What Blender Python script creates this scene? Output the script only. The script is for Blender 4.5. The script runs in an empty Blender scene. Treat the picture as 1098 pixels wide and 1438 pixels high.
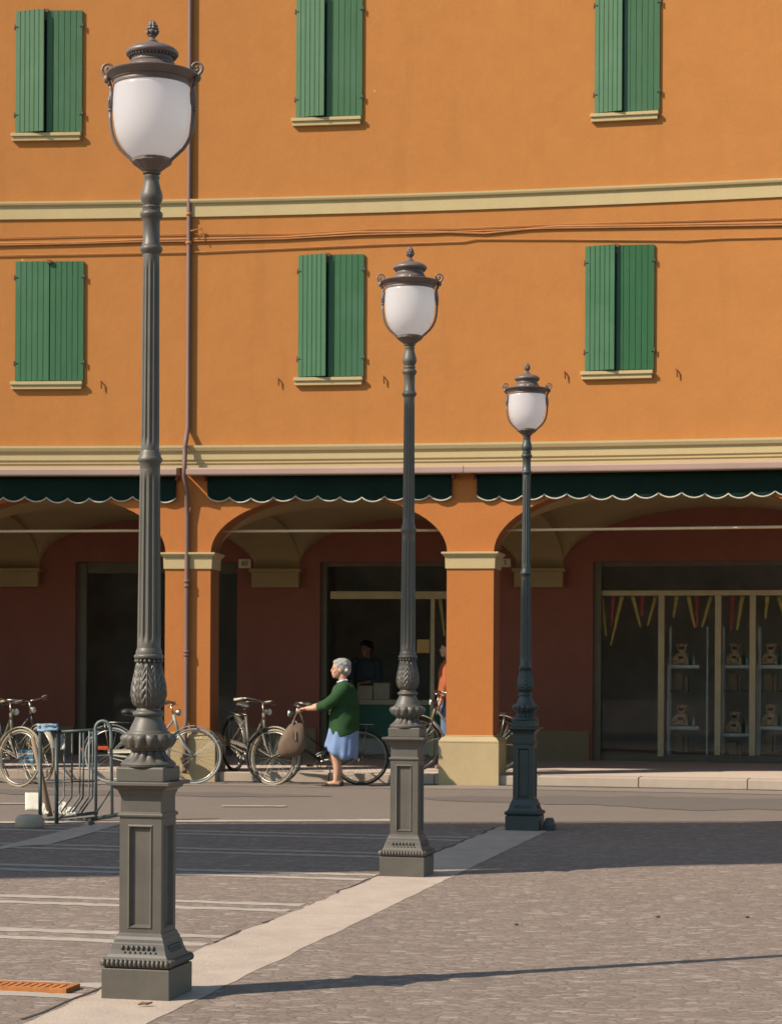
import bpy, math, random
from mathutils import Vector, Matrix, Euler
random.seed(7)
sc = bpy.context.scene
COL = sc.collection
R = math.radians
PI = math.pi

# ------------------------------------------------------------------ camera geometry (measured on the photograph)
FPX, CX, HY, CAMZ, ROLL = 3000.0, 549.0, 935.0, 1.46, 0.0055

def unroll(x, y):
    return x - ROLL * (HY - y), y - ROLL * (x - CX)

def ray(x, y):
    xu, yu = unroll(x, y)
    return (xu - CX) / FPX, (HY - yu) / FPX          # X/Y and (Z-CAMZ)/Y

def ground(x, y, z=0.0):
    a, b = ray(x, y)
    d = (z - CAMZ) / b
    return Vector((a * d, d, z))

def at_depth(x, y, d):
    a, b = ray(x, y)
    return Vector((a * d, d, CAMZ + b * d))

# ------------------------------------------------------------------ facade frame: a gently bent street front
TH0, KTH = R(10.4), R(1.1)
_tab = {}
def _build_curve():
    P = {0: Vector((0.97, 26.16))}
    h = 0.02
    p = P[0].copy()
    for i in range(1, 1200):
        th = TH0 + KTH * (i - .5) * h
        p = p + Vector((math.cos(th), -math.sin(th))) * h
        P[i] = p.copy()
    p = P[0].copy()
    for i in range(-1, -1200, -1):
        th = TH0 + KTH * (i + .5) * h
        p = p - Vector((math.cos(th), -math.sin(th))) * h
        P[i] = p.copy()
    return P
_P = _build_curve()

def F(u, w, z):
    s = u / 0.02
    i = math.floor(s)
    t = s - i
    p = _P[i] * (1 - t) + _P[i + 1] * t
    th = TH0 + KTH * u
    return Vector((p.x - math.sin(th) * w, p.y - math.cos(th) * w, z))

def fu(x, y, w=0.0):
    """facade coordinates (u, z) of the photograph's point on the surface at offset w"""
    a, b = ray(x, y)
    lo, hi = -16.0, 16.0
    for _ in range(50):
        m = (lo + hi) / 2
        q = F(m, w, 0)
        if q.x / q.y < a: lo = m
        else: hi = m
    q = F(lo, w, 0)
    return lo, CAMZ + b * q.y

def fuz(x0, x1, y0, y1, w):
    ym = (y0 + y1) / 2
    xm = (x0 + x1) / 2
    return fu(x0, ym, w)[0], fu(x1, ym, w)[0], fu(xm, y1, w)[1], fu(xm, y0, w)[1]

# piazza frame (paving grid, lamps stand on its line)
GA = R(13.0)
E1 = Vector((math.cos(GA), -math.sin(GA)))
E2 = Vector((math.sin(GA), math.cos(GA)))
L1 = ground(207, 1396)
def PZ(s, r, z=0.0):
    return Vector((L1.x + E2.x * s + E1.x * r, L1.y + E2.y * s + E1.y * r, z))

# ------------------------------------------------------------------ mesh builder
class MB:
    def __init__(s):
        s.v = []; s.f = []
    def add(s, vs, fs):
        o = len(s.v)
        s.v += [tuple(q) for q in vs]
        s.f += [tuple(i + o for i in q) for q in fs]
        return s
    def hexa(s, p):       # 8 points: bottom 4 ccw, top 4 ccw
        return s.add(p, [(3,2,1,0),(4,5,6,7),(0,1,5,4),(1,2,6,5),(2,3,7,6),(3,0,4,7)])
    def box(s, x0, x1, y0, y1, z0, z1, M=None):
        p = [Vector(q) for q in ((x0,y0,z0),(x1,y0,z0),(x1,y1,z0),(x0,y1,z0),(x0,y0,z1),(x1,y0,z1),(x1,y1,z1),(x0,y1,z1))]
        if M: p = [M @ q for q in p]
        return s.hexa(p)
    def fbox(s, u0, u1, w0, w1, z0, z1, n=1):
        """box in facade coordinates, following the bend in n steps"""
        st = [u0 + (u1 - u0) * i / n for i in range(n + 1)]
        vs = []
        for u in st:
            vs += [F(u, w1, z0), F(u, w0, z0), F(u, w0, z1), F(u, w1, z1)]
        fs = []
        for i in range(n):
            a = 4 * i; b = a + 4
            for k in range(4):
                k2 = (k + 1) % 4
                fs.append((a + k, a + k2, b + k2, b + k))
        fs.append((3, 2, 1, 0)); e = 4 * n
        fs.append((e, e + 1, e + 2, e + 3))
        return s.add(vs, [tuple(reversed(q)) for q in fs])
    def fprofile(s, u0, u1, prof, n):
        """closed (w,z) profile swept along the facade"""
        m = len(prof); vs = []; fs = []
        for i in range(n + 1):
            u = u0 + (u1 - u0) * i / n
            vs += [F(u, w, z) for w, z in prof]
        for i in range(n):
            for k in range(m):
                k2 = (k + 1) % m
                fs.append((i*m + k, (i+1)*m + k, (i+1)*m + k2, i*m + k2))
        fs.append(tuple(range(m))); fs.append(tuple(n*m + k for k in reversed(range(m))))
        return s.add(vs, fs)
    def tube(s, pts, r, n=8, caps=True):
        pts = [Vector(p) for p in pts]
        rs = r if isinstance(r, (list, tuple)) else [r] * len(pts)
        vs = []; fs = []
        up = Vector((0, 0, 1)); prev = None
        for i, p in enumerate(pts):
            t = (pts[min(i+1, len(pts)-1)] - pts[max(i-1, 0)])
            if t.length < 1e-9: t = Vector((0,0,1))
            t.normalize()
            if prev is None:
                a = up.cross(t)
                if a.length < 1e-3: a = Vector((1,0,0)).cross(t)
                a.normalize()
            else:
                a = prev - t * prev.dot(t)
                if a.length < 1e-6: a = up.cross(t)
                a.normalize()
            prev = a
            b = t.cross(a)
            for k in range(n):
                q = 2 * PI * k / n
                vs.append(p + (a * math.cos(q) + b * math.sin(q)) * rs[i])
        for i in range(len(pts) - 1):
            for k in range(n):
                k2 = (k + 1) % n
                fs.append((i*n + k, i*n + k2, (i+1)*n + k2, (i+1)*n + k))
        if caps:
            fs.append(tuple(reversed(range(n))))
            fs.append(tuple((len(pts)-1)*n + k for k in range(n)))
        return s.add(vs, fs)
    def ribbon(s, pts, half, th, side):
        """flat strip along pts, width 2*half along `side`, thickness th"""
        pts = [Vector(p) for p in pts]; side = Vector(side).normalized(); vs = []; fs = []
        for i, p in enumerate(pts):
            t = pts[min(i+1, len(pts)-1)] - pts[max(i-1, 0)]
            t.normalize(); nn = side.cross(t)
            if nn.length < 1e-6: nn = Vector((0,0,1))
            nn.normalize()
            vs += [p + side*half + nn*th/2, p + nn*(th/2 + half*.35), p - side*half + nn*th/2, p - side*half - nn*th/2, p + nn*(half*.35 - th/2), p + side*half - nn*th/2]
        m = 6
        for i in range(len(pts) - 1):
            for k in range(m):
                k2 = (k+1) % m
                fs.append((i*m+k, i*m+k2, (i+1)*m+k2, (i+1)*m+k))
        fs.append(tuple(reversed(range(m)))); fs.append(tuple((len(pts)-1)*m+k for k in range(m)))
        return s.add(vs, fs)
    def lathe(s, prof, n=32, fn=None, M=None, close=True):
        """prof: (r, z) bottom to top; fn(theta, i, r, z) -> r"""
        vs = []; fs = []
        for i, (r, z) in enumerate(prof):
            for k in range(n):
                th = 2 * PI * k / n
                rr = fn(th, i, r, z) if fn else r
                q = Vector((rr * math.cos(th), rr * math.sin(th), z))
                vs.append(M @ q if M else q)
        for i in range(len(prof) - 1):
            for k in range(n):
                k2 = (k + 1) % n
                fs.append((i*n + k, i*n + k2, (i+1)*n + k2, (i+1)*n + k))
        if close:
            fs.append(tuple(reversed(range(n))))
            fs.append(tuple((len(prof)-1)*n + k for k in range(n)))
        return s.add(vs, fs)
    def square(s, prof, M=None):
        """stack of squares, prof: (half side, z)"""
        vs = []; fs = []
        for h, z in prof:
            for x, y in ((-1,-1),(1,-1),(1,1),(-1,1)):
                q = Vector((x*h, y*h, z)); vs.append(M @ q if M else q)
        for i in range(len(prof)-1):
            for k in range(4):
                k2 = (k+1) % 4
                fs.append((i*4+k, i*4+k2, (i+1)*4+k2, (i+1)*4+k))
        fs.append((3,2,1,0)); e = 4*(len(prof)-1); fs.append((e,e+1,e+2,e+3))
        return s.add(vs, fs)
    def torus(s, c, R0, r, M=None, n=40, m=8, a0=0, a1=2*PI):
        """ring in the local xz plane"""
        vs = []; fs = []
        full = abs(a1 - a0 - 2*PI) < 1e-6
        cnt = n if full else n + 1
        for i in range(cnt):
            a = a0 + (a1-a0) * i / n
            for k in range(m):
                b = 2*PI*k/m
                rr = R0 + r*math.cos(b)
                q = Vector(c) + Vector((rr*math.cos(a), r*math.sin(b), rr*math.sin(a)))
                vs.append(M @ q if M else q)
        for i in range(n):
            i2 = (i+1) % cnt
            for k in range(m):
                k2 = (k+1) % m
                fs.append((i*m+k, i*m+k2, i2*m+k2, i2*m+k))
        return s.add(vs, fs)
    def ell(s, c, rx, ry, rz, M=None, n=16, m=10):
        vs = []; fs = []
        c = Vector(c)
        for j in range(1, m):
            ph = -PI/2 + PI*j/m
            for i in range(n):
                th = 2*PI*i/n
                q = Vector((rx*math.cos(ph)*math.cos(th), ry*math.cos(ph)*math.sin(th), rz*math.sin(ph)))
                vs.append(c + (M @ q if M else q))
        q = Vector((0,0,-rz)); vs.append(c + (M @ q if M else q))
        q = Vector((0,0,rz)); vs.append(c + (M @ q if M else q))
        b = len(vs)-2; t = b+1
        for j in range(m-2):
            for i in range(n):
                i2 = (i+1) % n
                fs.append((j*n+i, j*n+i2, (j+1)*n+i2, (j+1)*n+i))
        for i in range(n):
            i2 = (i+1) % n
            fs.append((b, i2, i)); fs.append(((m-2)*n+i, (m-2)*n+i2, t))
        return s.add(vs, fs)
    def limb(s, pts, rs, n=12):
        """tapered limb with round ends"""
        pts = [Vector(p) for p in pts]
        s.tube(pts, rs, n)
        for p, r in zip(pts, rs): s.ell(p, r, r, r, n=n, m=8)
        return s
    def build(s, name, mat=None, parent=None, smooth=False, bevel=0, angle=None):
        me = bpy.data.meshes.new(name)
        me.from_pydata(s.v, [], s.f)
        me.update()
        if smooth:
            me.polygons.foreach_set('use_smooth', [True]*len(me.polygons))
            if angle:
                try: me.set_sharp_from_angle(angle=R(angle))
                except Exception: pass
        o = bpy.data.objects.new(name, me)
        COL.objects.link(o)
        if mat: me.materials.append(mat)
        if parent is not None: attach(o, parent)
        if bevel:
            b = o.modifiers.new('bevel', 'BEVEL'); b.width = bevel; b.segments = 2; b.limit_method = 'ANGLE'; b.angle_limit = R(40)
        return o

WORLD = {}                       # world matrix of each thing (its empty)
def attach(o, parent):
    o.parent = parent
    # meshes built in world coordinates under an empty that sits elsewhere
    if parent.name in WORLD and o.get('_local') is None:
        o.matrix_parent_inverse = WORLD[parent.name].inverted()

def thing(name, label, cat, loc=(0,0,0), group=None, rotz=0, local=False):
    o = bpy.data.objects.new(name, None)
    o.empty_display_size = .1
    COL.objects.link(o)
    o.location = loc; o.rotation_euler = (0, 0, rotz)
    o['label'] = label; o['category'] = cat
    if group: o['group'] = group
    if not local:
        WORLD[o.name] = Matrix.LocRotScale(Vector(loc), Euler((0,0,rotz)), None)
    return o

def tag(o, label, cat, group=None, kind=None):
    o['label'] = label; o['category'] = cat
    if group: o['group'] = group
    if kind: o['kind'] = kind
    return o

def structure(o, kind='structure'):
    o['kind'] = kind
    return o

def blob(mb, name, mat, parent=None, voxel=.01, smooth_it=4):
    """union of overlapping solids -> one continuous smooth surface"""
    o = mb.build(name + '_tmp')
    m = o.modifiers.new('r', 'REMESH'); m.mode = 'VOXEL'; m.voxel_size = voxel
    if smooth_it:
        sm = o.modifiers.new('s', 'SMOOTH'); sm.factor = .5; sm.iterations = smooth_it
    dg = bpy.context.evaluated_depsgraph_get()
    me = bpy.data.meshes.new_from_object(o.evaluated_get(dg))
    old = o.data
    bpy.data.objects.remove(o); bpy.data.meshes.remove(old)
    me.name = name
    me.materials.clear(); me.materials.append(mat)
    me.polygons.foreach_set('use_smooth', [True]*len(me.polygons))
    q = bpy.data.objects.new(name, me); COL.objects.link(q)
    if parent is not None: attach(q, parent)
    return q

# ------------------------------------------------------------------ materials
def srgb(r, g, b):
    f = lambda c: (c/255/12.92 if c/255 <= .04045 else ((c/255+.055)/1.055)**2.4)
    return (f(r), f(g), f(b))

class NT:
    def __init__(s, name):
        s.m = bpy.data.materials.new(name); s.m.use_nodes = True
        s.t = s.m.node_tree; s.p = s.t.nodes['Principled BSDF']; s.out = s.t.nodes['Material Output']
        s.co = None
    def n(s, typ, **kw):
        q = s.t.nodes.new(typ)
        for k, v in kw.items():
            if k in q.inputs.keys(): q.inputs[k].default_value = v
            else: setattr(q, k, v)
        return q
    def l(s, a, b): s.t.links.new(a, b)
    def coord(s, scale=(1,1,1), rot=(0,0,0)):
        tc = s.n('ShaderNodeTexCoord'); mp = s.n('ShaderNodeMapping')
        mp.inputs['Scale'].default_value = scale; mp.inputs['Rotation'].default_value = rot
        s.l(tc.outputs['Object'], mp.inputs['Vector']); return mp.outputs['Vector']
    def noise(s, vec, scale, detail=4, rough=.55):
        q = s.n('ShaderNodeTexNoise'); q.inputs['Scale'].default_value = scale
        q.inputs['Detail'].default_value = detail; q.inputs['Roughness'].default_value = rough
        s.l(vec, q.inputs['Vector']); return q.outputs['Fac']
    def ramp(s, fac, stops):
        q = s.n('ShaderNodeValToRGB'); e = q.color_ramp.elements
        e[0].position, e[0].color = stops[0][0], (*stops[0][1], 1)
        e[1].position, e[1].color = stops[-1][0], (*stops[-1][1], 1)
        for p, c in stops[1:-1]:
            k = e.new(p); k.color = (*c, 1)
        s.l(fac, q.inputs['Fac']); return q.outputs['Color']
    def mix(s, fac, a, b, mode='MIX'):
        q = s.n('ShaderNodeMix', data_type='RGBA', blend_type=mode)
        for sock, val in ((q.inputs[0], fac), (q.inputs[6], a), (q.inputs[7], b)):
            if hasattr(val, 'links') or hasattr(val, 'is_linked'): s.l(val, sock)
            elif isinstance(val, (int, float)): sock.default_value = val
            else: sock.default_value = (*val, 1)
        return q.outputs[2]
    def math(s, op, a, b=0.0, clamp=False):
        q = s.n('ShaderNodeMath', operation=op, use_clamp=clamp)
        for i, val in enumerate((a, b)):
            if hasattr(val, 'is_linked'): s.l(val, q.inputs[i])
            else: q.inputs[i].default_value = val
        return q.outputs[0]
    def bump(s, h, strength=.3, dist=.01):
        q = s.n('ShaderNodeBump'); q.inputs['Strength'].default_value = strength; q.inputs['Distance'].default_value = dist
        s.l(h, q.inputs['Height']); s.l(q.outputs['Normal'], s.p.inputs['Normal']); return q
    def base(s, c):
        if hasattr(c, 'is_linked'): s.l(c, s.p.inputs['Base Color'])
        else: s.p.inputs['Base Color'].default_value = (*c, 1)
    def rough(s, r): 
        if hasattr(r, 'is_linked'): s.l(r, s.p.inputs['Roughness'])
        else: s.p.inputs['Roughness'].default_value = r
    def spec(s, v): s.p.inputs['Specular IOR Level'].default_value = v
    def metal(s, v): s.p.inputs['Metallic'].default_value = v

def mul(c, k): return tuple(min(1, x*k) for x in c)

def simple(name, col, rough=.6, var=.12, scale=6, spec=.4, metal=0, bump=0, bscale=80, stretch=(1,1,1)):
    t = NT(name); v = t.coord(stretch)
    f = t.noise(v, scale)
    t.base(t.ramp(f, [(.3, mul(col, 1-var)), (.7, mul(col, 1+var))]))
    t.rough(rough); t.spec(spec); t.metal(metal)
    if bump: t.bump(t.noise(v, bscale, 3), bump, .004)
    return t.m

def plaster(name, col, var=.06, stain=.10, bump=.25):
    t = NT(name); v = t.coord()
    big = t.noise(v, .55, 5, .6); mid = t.noise(v, 3.2, 6, .6); fine = t.noise(v, 55, 4, .7)
    st = t.noise(t.coord((2.2, 2.2, .25)), 1.6, 5, .6)
    c = t.ramp(big, [(.3, mul(col, 1-var)), (.7, mul(col, 1+var))])
    c = t.mix(.6, c, t.ramp(mid, [(.3, mul(col, 1-var*1.1)), (.72, mul(col, 1+var*.9))]))
    c = t.mix(t.math('MULTIPLY', t.ramp(st, [(.56, (0,0,0)), (.8, (1,1,1))]), stain*2), c, mul(col, .72))
    c = t.mix(.16, c, t.ramp(fine, [(.35, mul(col, .72)), (.65, mul(col, 1.25))]))
    # small knocks and pale patches in the render coat
    vo = t.n('ShaderNodeTexVoronoi', feature='F1'); vo.inputs['Scale'].default_value = 1.3; t.l(v, vo.inputs['Vector'])
    spot = t.ramp(vo.outputs['Distance'], [(.012, (1,1,1)), (.022, (0,0,0))])
    c = t.mix(t.math('MULTIPLY', spot, .55), c, (.62,.5,.38))
    t.base(c); t.rough(.92); t.spec(.15)
    h = t.math('ADD', t.math('MULTIPLY', fine, .5), t.noise(v, 9, 4, .6))
    t.bump(h, bump, .012)
    return t.m

M = {}
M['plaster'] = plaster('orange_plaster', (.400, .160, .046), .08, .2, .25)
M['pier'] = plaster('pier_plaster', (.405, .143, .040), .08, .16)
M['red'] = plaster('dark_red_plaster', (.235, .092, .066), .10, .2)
M['cream'] = plaster('cream_trim', (.44, .335, .175), .06, .14, .12)
M['vault'] = plaster('tan_vault_plaster', (.31, .23, .12), .08, .15)
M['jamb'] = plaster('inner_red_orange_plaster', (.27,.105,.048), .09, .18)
M['stonebase'] = plaster('sandstone_base', (.40, .30, .165), .09, .22)
M['dim_base'] = plaster('grey_plinth_plaster', (.20, .16, .10), .08, .2)

def shutter_mat(name, col):
    t = NT(name)
    v = t.coord((6, 6, .5)); f = t.noise(v, 5, 5, .6); g = t.noise(t.coord(), 1.4, 3)
    info = t.n('ShaderNodeObjectInfo')
    k = t.ramp(info.outputs['Random'], [(0, mul(col, .93)), (1, mul(col, 1.08))])
    c = t.mix(.5, k, t.ramp(f, [(.3, mul(col, .8)), (.7, mul(col, 1.2))]))
    c = t.mix(t.math('MULTIPLY', t.ramp(g, [(.5,(0,0,0)),(.75,(1,1,1))]), .3), c, mul((.10,.17,.12), 1))
    t.base(c); t.rough(.62); t.spec(.3); t.bump(f, .15, .003)
    return t.m
M['shutter'] = shutter_mat('green_shutter_paint', (.037, .114, .050))
M['shutter_deep'] = shutter_mat('deep_green_shutter_paint', (.025, .098, .038))
M['shutter_faded'] = shutter_mat('faded_green_shutter_paint', (.050, .121, .056))
M['darkgap'] = simple('dark_window_glass', (.012,.013,.014), .25, spec=.5)
M['iron'] = simple('rusty_iron', (.16,.055,.022), .8, .3, 30)
M['hinge'] = simple('dark_hinge_iron', (.055,.042,.030), .7, .2, 20)
M['pipe'] = simple('brown_downpipe_paint', (.150,.088,.074), .6, .16, 2.5, .3, stretch=(1,1,.3))
M['cable'] = simple('painted_cable', (.36,.145,.046), .8, .12, 4)
M['hood'] = simple('pinkish_awning_hood', (.33,.215,.175), .6, .08, 1.2, .3)
M['awning'] = simple('dark_green_canvas', (.008,.021,.016), .9, .15, 3, .12, bump=.2, bscale=160)
M['trim'] = simple('cream_edging', (.46,.43,.35), .8, .08, 9)
M['rod'] = simple('pale_iron_rod', (.60,.45,.26), .6, .1, 5)
M['dark'] = simple('dim_shop_wall', (.52,.50,.44), .9, .2, 2)
M['frame'] = simple('olive_shop_frame', (.11,.10,.07), .6, .12, 4)
M['tanframe'] = simple('tan_shop_frame', (.44,.36,.21), .6, .12, 4)
M['counter'] = simple('green_counter', (.025,.13,.08), .5, .15, 3)
M['countertop'] = simple('tan_counter_top', (.45,.38,.26), .6, .1, 4)
M['card'] = simple('cardboard', (.48,.41,.30), .85, .12, 6)
M['paper'] = simple('white_paper', (.52,.47,.39), .85, .06, 9)
M['plate'] = simple('white_number_plate', (.62,.55,.42), .5, .05, 9)
M['black'] = simple('black_lettering', (.02,.02,.02), .5)
M['shelf'] = simple('pale_metal_shelf', (.45,.49,.45), .5, .1, 6)
M['plush'] = simple('tan_plush', (.46,.35,.22), .95, .2, 30, .1, bump=.5, bscale=140)
M['plushdark'] = simple('brown_plush', (.13,.045,.03), .95, .2, 30, .1)
M['yellow'] = simple('yellow_ribbon', (.52,.39,.10), .7, .1, 8)
M['redrib'] = simple('red_ribbon', (.42,.06,.05), .7, .1, 8)
M['sign'] = simple('ochre_card', (.45,.30,.11), .8, .06, 8)

def lamp_paint(name, col, rough=.42, spec=.5):
    t = NT(name); v = t.coord()
    f = t.noise(v, 5, 6, .65); g = t.noise(t.coord((9,9,.8)), 3, 4)
    fine = t.noise(v, 160, 3)
    c = t.ramp(f, [(.28, mul(col, .80)), (.72, mul(col, 1.2))])
    c = t.mix(t.math('MULTIPLY', t.ramp(g, [(.55,(0,0,0)),(.8,(1,1,1))]), .35), c, mul(col, 1.5))
    t.base(c)
    rr = t.n('ShaderNodeMapRange'); t.l(f, rr.inputs['Value']); rr.inputs['To Min'].default_value = rough-.06; rr.inputs['To Max'].default_value = rough+.14
    t.rough(rr.outputs['Result']); t.spec(spec)
    t.bump(t.math('ADD', fine, t.math('MULTIPLY', f, .6)), .12, .003)
    return t.m
M['lamp'] = lamp_paint('grey_lamp_paint', (.086,.074,.060), .44, .42)
M['lantern'] = lamp_paint('bronze_lantern_paint', (.125,.090,.078), .40)
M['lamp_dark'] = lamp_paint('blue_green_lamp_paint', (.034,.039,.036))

t = NT('opal_glass')
t.base((.90,.85,.86)); t.rough(.18); t.spec(.5)
tl = t.n('ShaderNodeBsdfTranslucent'); tl.inputs['Color'].default_value = (.98,.94,.95,1)
mx = t.n('ShaderNodeMixShader'); mx.inputs[0].default_value = .68
t.l(t.p.outputs[0], mx.inputs[1]); t.l(tl.outputs[0], mx.inputs[2]); t.l(mx.outputs[0], t.out.inputs['Surface'])
M['opal'] = t.m

def glass(name, dark=.96):
    t = NT(name)
    g = t.n('ShaderNodeBsdfGlossy'); g.inputs['Roughness'].default_value = .03; g.inputs['Color'].default_value = (.8,.8,.8,1)
    fk = t.n('ShaderNodeMath', operation='MULTIPLY'); fk.inputs[1].default_value = .5
    tr = t.n('ShaderNodeBsdfTransparent'); tr.inputs['Color'].default_value = (dark, dark, dark, 1)
    fr = t.n('ShaderNodeFresnel'); fr.inputs['IOR'].default_value = 1.45
    mx = t.n('ShaderNodeMixShader'); t.l(fr.outputs[0], fk.inputs[0]); t.l(fk.outputs[0], mx.inputs[0]); t.l(tr.outputs[0], mx.inputs[1]); t.l(g.outputs[0], mx.inputs[2])
    t.l(mx.outputs[0], t.out.inputs['Surface'])
    return t.m
M['glass'] = glass('shop_glass')

# ground materials
def cobble(name, cols, rows=21.0):
    """small porphyry setts laid in slightly wavering courses"""
    t = NT(name)
    v = t.coord((.62,1.1,1), (0,0,R(3)))
    nz = t.n('ShaderNodeTexNoise'); nz.inputs['Scale'].default_value = 1.1; nz.inputs['Detail'].default_value = 3; t.l(v, nz.inputs['Vector'])
    va = t.n('ShaderNodeVectorMath', operation='MULTIPLY_ADD'); t.l(nz.outputs['Color'], va.inputs[0]); va.inputs[1].default_value = (.10,.10,0); t.l(v, va.inputs[2])
    vv = va.outputs[0]
    def vor(feat, sc, rnd):
        q = t.n('ShaderNodeTexVoronoi', feature=feat); q.inputs['Scale'].default_value = sc; q.inputs['Randomness'].default_value = rnd
        t.l(vv, q.inputs['Vector']); return q
    cell = vor('F1', rows, .8); edge = vor('DISTANCE_TO_EDGE', rows, .8)
    sep = t.n('ShaderNodeSeparateColor'); t.l(cell.outputs['Color'], sep.inputs[0])
    c = t.ramp(sep.outputs[0], [(0, cols[0]), (.3, cols[1]), (.72, cols[2]), (.90, cols[3]), (1, (.50,.43,.36))])
    warm = t.ramp(sep.outputs[2], [(.0, (.250,.155,.115)), (1, (.205,.180,.135))])
    c = t.mix(.30, c, warm)
    big = t.noise(v, .8, 6, .62); mid = t.noise(v, 5, 6, .7); fine = t.noise(v, 70, 5, .75)
    c = t.mix(.28, c, t.ramp(big, [(.3, mul(cols[1], .82)), (.7, mul(cols[2], 1.18))]))
    c = t.mix(.25, c, t.ramp(mid, [(.3, mul(cols[0], .88)), (.72, mul(cols[3], 1.12))]))
    c = t.mix(.25, c, t.ramp(fine, [(.32, mul(cols[0], .6)), (.68, mul(cols[3], 1.2))]))
    joint = t.ramp(edge.outputs['Distance'], [(.0, (1,1,1)), (.10, (0,0,0))])
    jn = t.math('MULTIPLY', joint, t.ramp(mid, [(.36, (.25,.25,.25)), (.64, (.85,.85,.85))]))
    c = t.mix(jn, c, (.105,.085,.070))
    vo = t.n('ShaderNodeTexVoronoi', feature='F1'); vo.inputs['Scale'].default_value = 1.7; t.l(v, vo.inputs['Vector'])
    c = t.mix(t.math('MULTIPLY', t.ramp(vo.outputs['Distance'], [(.02,(1,1,1)),(.05,(0,0,0))]), .5), c, (.05,.045,.04))
    t.base(c); t.rough(.82); t.spec(.22)
    dome = t.ramp(edge.outputs['Distance'], [(0,(0,0,0)),(.16,(.6,.6,.6)),(.5,(1,1,1))])
    h = t.math('ADD', t.math('ADD', t.math('MULTIPLY', dome, .5), t.math('MULTIPLY', sep.outputs[1], 1.3)), t.math('MULTIPLY', fine, .8))
    h = t.math('ADD', h, t.math('MULTIPLY', mid, 1.2))
    t.bump(h, .7, .012)
    return t.m
M['cobble'] = cobble('porphyry_setts', [(.095,.067,.053), (.172,.123,.096), (.236,.170,.136), (.37,.293,.243)])

def stone(name, col, var=.15, bump=.3, sc=3):
    t = NT(name); v = t.coord()
    a = t.noise(v, sc, 6, .65); b = t.noise(v, sc*14, 4, .7); g = t.noise(v, .5, 4)
    c = t.ramp(a, [(.28, mul(col, 1-var)), (.72, mul(col, 1+var))])
    c = t.mix(.35, c, t.ramp(b, [(.3, mul(col, .7)), (.7, mul(col, 1.25))]))
    c = t.mix(.3, c, t.ramp(g, [(.3, mul(col, .85)), (.7, mul(col, 1.1))]))
    t.base(c); t.rough(.88); t.spec(.2); t.bump(t.math('ADD', a, b), bump, .01)
    return t.m
M['strip'] = stone('pale_concrete', (.395,.312,.250), .26, .5, 4)
M['line'] = stone('white_stone_line', (.35,.295,.245), .26, .4, 7)
M['asphalt'] = stone('worn_asphalt', (.165,.134,.112), .14, .4, 5)
M['asphalt_dust'] = stone('dusty_asphalt', (.21,.172,.142), .14, .4, 5)
M['asphalt_dark'] = stone('dark_asphalt', (.125,.104,.090), .12, .4, 5)
M['paving'] = stone('portico_paving', (.46,.365,.295), .08, .15, 4)
M['kerb'] = stone('kerb_stone', (.37,.29,.225), .14, .35, 6)
M['paint'] = stone('worn_road_paint', (.34,.28,.22), .2, .2, 8)
M['joint'] = simple('dark_kerb_joint', (.06,.045,.035), .9)
M['rust'] = simple('rust_grate', (.36,.13,.035), .85, .25, 25)
# ================================================================== GROUND
def poly(name, pts, mat, z=0.0, kind='structure', n=1):
    mb = MB(); mb.add([Vector((p[0], p[1], z)) for p in pts], [tuple(range(len(pts)))])
    o = mb.build(name, mat)
    if kind: o['kind'] = kind
    return o

mb = MB()
xs = [-60, -20, -8, 0, 8, 20, 60]; ys = [-60, -20, 0, 10, 20, 30, 60]
vs = [Vector((x, y, 0)) for y in ys for x in xs]
fs = [(j*7+i, j*7+i+1, (j+1)*7+i+1, (j+1)*7+i) for j in range(6) for i in range(6)]
structure(mb.add(vs, fs).build('ground', M['cobble']))

UA, UB = -11.0, 10.5
# road: asphalt between the portico kerb and the paved piazza
ra = Vector((-16, 18.3)); rb = Vector((12, 21.1))
pts = [F(UA + (UB-UA)*i/30, .02, 0) for i in range(31)]
mb = MB(); vs = []; fs = []
for i in range(31):
    p = pts[i]; k = (p.x - ra.x) / (rb.x - ra.x); e = ra.lerp(rb, k)
    vs += [Vector((e.x, e.y, .004)), Vector((p.x, p.y, .004))]
for i in range(30): fs.append((2*i, 2*i+2, 2*i+3, 2*i+1))
structure(mb.add(vs, fs).build('road', M['asphalt']))
# dusty gutter along the kerb and darker resurfaced lane, thin sheets
def roadband(name, w0, w1, mat, z, wob=.12, u0=UA, u1=UB, seed=1):
    rnd = random.Random(seed); mb = MB(); vs = []; fs = []; n = 60
    a0 = a1 = 0
    for i in range(n+1):
        u = u0 + (u1-u0)*i/n
        a0 = a0*.7 + rnd.uniform(-wob, wob); a1 = a1*.7 + rnd.uniform(-wob, wob)
        tp = min(1, 4*min(i, n-i)/n)**.5 if w0 > 1 else 1; wm_ = (w0+w1)/2
        vs += [F(u, wm_+(w1+a1-wm_)*tp, z), F(u, wm_+(w0+a0-wm_)*tp, z)]
    for i in range(n): fs.append((2*i, 2*i+2, 2*i+3, 2*i+1))
    return structure(mb.add(vs, fs).build(name, mat))
roadband('road_gutter', .03, .85, M['asphalt_dust'], .008, .07, seed=2)
roadband('road_patch', 1.7, 3.6, M['asphalt_dark'], .008, .16, u0=-.2, u1=UB, seed=5)
roadband('road_patch', 2.2, 3.1, M['asphalt_dark'], .008, .12, u0=-9, u1=-1.2, seed=9)
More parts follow.
